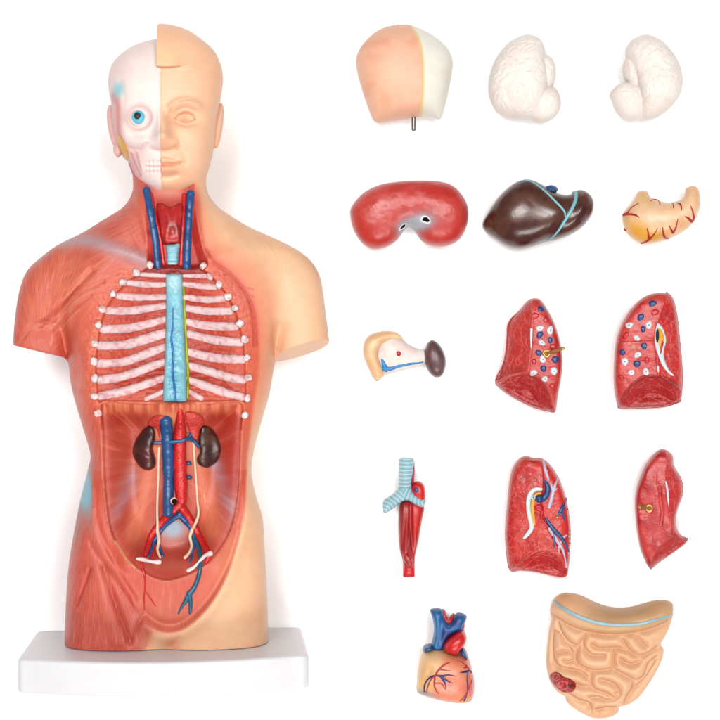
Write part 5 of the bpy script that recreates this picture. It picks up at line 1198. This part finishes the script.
for st in ([([(146, 612), (146, 580), (162, 545), (190, 520), (225, 514), (255, 520)], [.5, .7, .8, .8, .9, 1.3]), ([(250, 520), (290, 510), (334, 518)], [1.2, .7, .3]), ([(255, 524), (285, 545), (312, 560)], [1.1, .7, .3]), ([(250, 526), (270, 560), (276, 590)], [1.0, .7, .3])],
           [([(352, 496), (380, 494), (415, 486), (430, 496)], [.5, .9, 1.1, .6]), ([(402, 494), (400, 530), (406, 580), (398, 630), (385, 664)], [1.0, .8, .7, .7, .7])]):
    o.tubes('vein', M_VESB, [(k(p), np.array(r)*1.2) for p, r in st], lift=.1, flat=.6)

# ---- intestines
k = lambda p: crop(p, 540, 585, 36/7)
io = k([(60, 175), (52, 130), (58, 100), (80, 62), (115, 42), (150, 40), (210, 52), (270, 82), (340, 108), (400, 117), (470, 112), (540, 92), (600, 78), (650, 78), (682, 95), (685, 140), (676, 185), (655, 240), (622, 300), (636, 330), (630, 375), (605, 430), (570, 490), (520, 560), (470, 602), (430, 620), (408, 622), (400, 655), (355, 676), (310, 680), (262, 676), (210, 650), (160, 618), (134, 590), (126, 565), (90, 545), (60, 510), (44, 470), (32, 410), (34, 340), (42, 270), (48, 220)])
CR = [k(c) for c in (
    [(56, 150), (100, 175), (150, 205), (230, 232), (320, 246), (420, 248), (520, 236), (600, 215), (660, 190)],
    [(95, 190), (110, 235), (140, 280), (180, 305), (205, 300), (225, 270)], [(235, 240), (222, 285), (232, 325), (270, 355), (330, 355)], [(268, 300), (300, 320), (370, 318), (410, 318), (440, 330)],
    [(70, 240), (95, 245), (125, 285), (150, 315), (165, 335)], [(80, 350), (110, 340), (150, 335), (172, 350), (176, 375), (150, 390), (120, 388)], [(205, 310), (185, 350), (190, 395), (225, 420), (280, 435), (340, 432), (375, 415), (378, 360), (375, 320)],
    [(415, 375), (450, 400), (490, 398), (512, 385)], [(425, 270), (450, 320), (490, 355), (520, 362), (560, 345), (600, 322)], [(495, 255), (520, 290), (548, 318)], [(380, 430), (430, 455), (490, 485), (530, 470), (545, 440), (560, 400), (600, 370)],
    [(268, 440), (262, 480), (270, 520), (300, 540), (340, 552), (378, 576)], [(310, 480), (350, 490), (385, 510), (408, 545), (390, 556)], [(75, 385), (95, 415), (150, 428), (210, 440), (245, 470)],
    [(180, 505), (215, 515), (260, 520)], [(255, 575), (300, 572), (345, 590), (375, 585), (410, 560)], [(150, 560), (200, 590), (250, 605), (262, 640)], [(290, 640), (340, 630), (390, 634)], [(430, 620), (450, 570), (475, 535), (480, 500)], [(475, 530), (530, 490), (575, 430), (600, 390)], [(70, 250), (66, 320), (72, 390)])]
def fI(X, Y):
    d = np.full(np.shape(X), 99.)
    for c in CR: d = np.minimum(d, pdist(X, Y, spline(c, 4)))
    sm = 7.6*(1-(1-np.minimum(d/9.0, 1))**2.0)-5.6
    for ax in (0, 1):
        for _ in range(3): sm = (sm+np.roll(sm, 1, ax)+np.roll(sm, -1, ax)+np.roll(sm, 2, ax)+np.roll(sm, -2, ax))/5
    sm = sm+1.3*(1-np.exp(-d/.9))-.8
    colon = 3.5*line(X, Y, k([(60, 130), (150, 160), (300, 195), (450, 198), (600, 165), (690, 130)]), 9)
    return sm+colon-1.2*line(X, Y, k([(70, 78), (120, 120), (200, 165), (300, 200), (420, 212), (520, 205), (600, 182), (690, 150)]), 2.4)+.3*fbm(X*.08, Y*.08, 221)
o = Organ('intestines', 'peach coiled intestines with light blue band across the top and red raw patch', 'intestines', [dict(pts=io, T=26, k=2.6, H=fI, fade=9)], 20, top=40, h=.55).mesh()
X, Y = o.xy(22); n1 = fbm(X*.05, Y*.05, 222)
c = mix(flat(X, (246, 194, 154)), (242, 184, 142), sstep(-.2, .8, n1))
cy_ = np.interp(X, *np.array(k([(50, 165), (150, 205), (230, 232), (320, 246), (420, 248), (520, 236), (600, 215), (680, 180)])).T)
up = sstep(2, -2, Y-cy_)
c = mix(c, (210, 168, 124), .7*up*sstep(556, 612, X)); c = mix(c, (188, 148, 108), .5*up*np.clip(gss(X, Y, 640, 612, 25, 4)+gss(X, Y, 600, 618, 20, 4), 0, 1)); c = mix(c, (236, 184, 140), .7*gss(X, Y, 562, 598, 10, 5)+0*X)
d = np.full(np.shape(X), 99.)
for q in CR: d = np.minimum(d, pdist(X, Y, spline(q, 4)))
c = mix(c, (206, 138, 100), .4*np.exp(-.5*(d/.8)**2))  # shade of the coil creases painted into the colour
o.body('bowel', M_CAP, pig(c))
o.tubes('muscle_band', paint('band_blue', (160, 192, 200), rough=.36, bump=.2, vary=.06), [(k([(70, 82), (110, 115), (160, 145), (230, 175), (310, 198), (420, 207), (520, 200), (600, 178), (683, 152)]), [1.6, 1.9, 2.0, 2.0, 1.9, 1.8, 1.7, 1.5, 1.2])], lift=.3, flat=.45, smooth=1)
M_RAW = paint('raw_red', rough=.35, bump=1.0, bscale=700, bdist=1.2, vary=.3)
raw = k([(52, 466), (75, 448), (100, 452), (125, 470), (158, 478), (180, 500), (184, 525), (165, 550), (130, 556), (90, 540), (62, 512), (46, 488)])
def rawH(X, Y): return 1.4*noise2(X*.5, Y*.5, 231)+1.0*line(X, Y, k([(100, 500), (125, 490), (145, 510), (125, 530), (104, 518), (100, 500)]), 1.0)
o.plate('raw_patch', M_RAW, raw, 3.2, h=.5, Hf=rawH, sink=2, col=lambda V, X, Y: mix(mix(flat(X, (188, 52, 56)), (112, 24, 30), sstep(.1, .6, noise2(X*.5, Y*.5, 231))), (224, 116, 110), .9*np.clip(sstep(.25, .7, noise2(X*.7, Y*.7, 232))+np.exp(-.5*((np.hypot(X-563, Y-684)-4.6+noise2(X*.6, Y*.6, 233))/.7)**2)+np.exp(-.5*((np.hypot(X-556.5, Y-676)-3.2)/.6)**2), 0, 1)))
LK, WK = 1.08, 0.42
# ================================================================== table, light, camera
def table():
    m = bpy.data.materials.new('white_table'); m.use_nodes = True; nt = m.node_tree; b = nt.nodes['Principled BSDF']
    tc = nt.nodes.new('ShaderNodeTexCoord'); n = nt.nodes.new('ShaderNodeTexNoise'); n.inputs['Scale'].default_value = 30
    nt.links.new(tc.outputs['Object'], n.inputs['Vector'])
    r = nt.nodes.new('ShaderNodeMapRange'); r.inputs['To Min'].default_value = .93; r.inputs['To Max'].default_value = .95
    nt.links.new(n.outputs['Fac'], r.inputs['Value']); nt.links.new(r.outputs['Result'], b.inputs['Base Color'])
    b.inputs['Roughness'].default_value = .9; b.inputs['Specular IOR Level'].default_value = .1
    s = 3.0; me = bpy.data.meshes.new('tabletop')
    me.from_pydata([(-s, -s, 0), (s, -s, 0), (s, s, 0), (-s, s, 0), (-s, -s, -.03), (s, -s, -.03), (s, s, -.03), (-s, s, -.03)], [], [(0, 1, 2, 3), (7, 6, 5, 4), (0, 4, 5, 1), (1, 5, 6, 2), (2, 6, 7, 3), (3, 7, 4, 0)])
    me.materials.append(m); o = bpy.data.objects.new('tabletop', me); o['kind'] = 'structure'; link(o)
table()
from mathutils import Vector
def area(name, loc, target, size, power, col=(1, 1, 1)):
    d = bpy.data.lights.new(name, 'AREA'); d.shape = 'RECTANGLE'; d.size, d.size_y = size; d.energy = power; d.color = col
    o = bpy.data.objects.new(name, d); o.location = loc
    o.rotation_euler = (Vector(target)-Vector(loc)).to_track_quat('-Z', 'Y').to_euler(); link(o)
area('softbox', (-.62, .6, 2.75), (-.08, 0, 0), (.75, .75), 44*LK, (1, .985, .97))
area('softbox', (.68, .4, 2.75), (.05, 0, 0), (.75, .75), 38*LK, (1, .985, .97))
area('softbox', (.25, -1.7, 2.0), (0, -.2, 0), (1.6, .8), 40*LK, (1, .99, .98))  # fill lamp added to lift the base front and the shadow below it
w = bpy.data.worlds.new('World'); SC.world = w; w.use_nodes = True
bg = w.node_tree.nodes['Background']; bg.inputs['Color'].default_value = (1, 1, 1, 1); bg.inputs['Strength'].default_value = WK
cam = bpy.data.cameras.new('camera'); cam.sensor_width = 36; cam.lens = 36*DIST/720; cam.clip_start = .05; cam.clip_end = 50
co = bpy.data.objects.new('camera', cam); co.location = (0, 0, CAMZ*MM); link(co); SC.camera = co
SC.view_settings.view_transform = 'Standard'; SC.view_settings.look = 'None'; SC.view_settings.exposure = 0; SC.view_settings.gamma = 1
SC.cycles.max_bounces = 6; SC.cycles.use_denoising = True
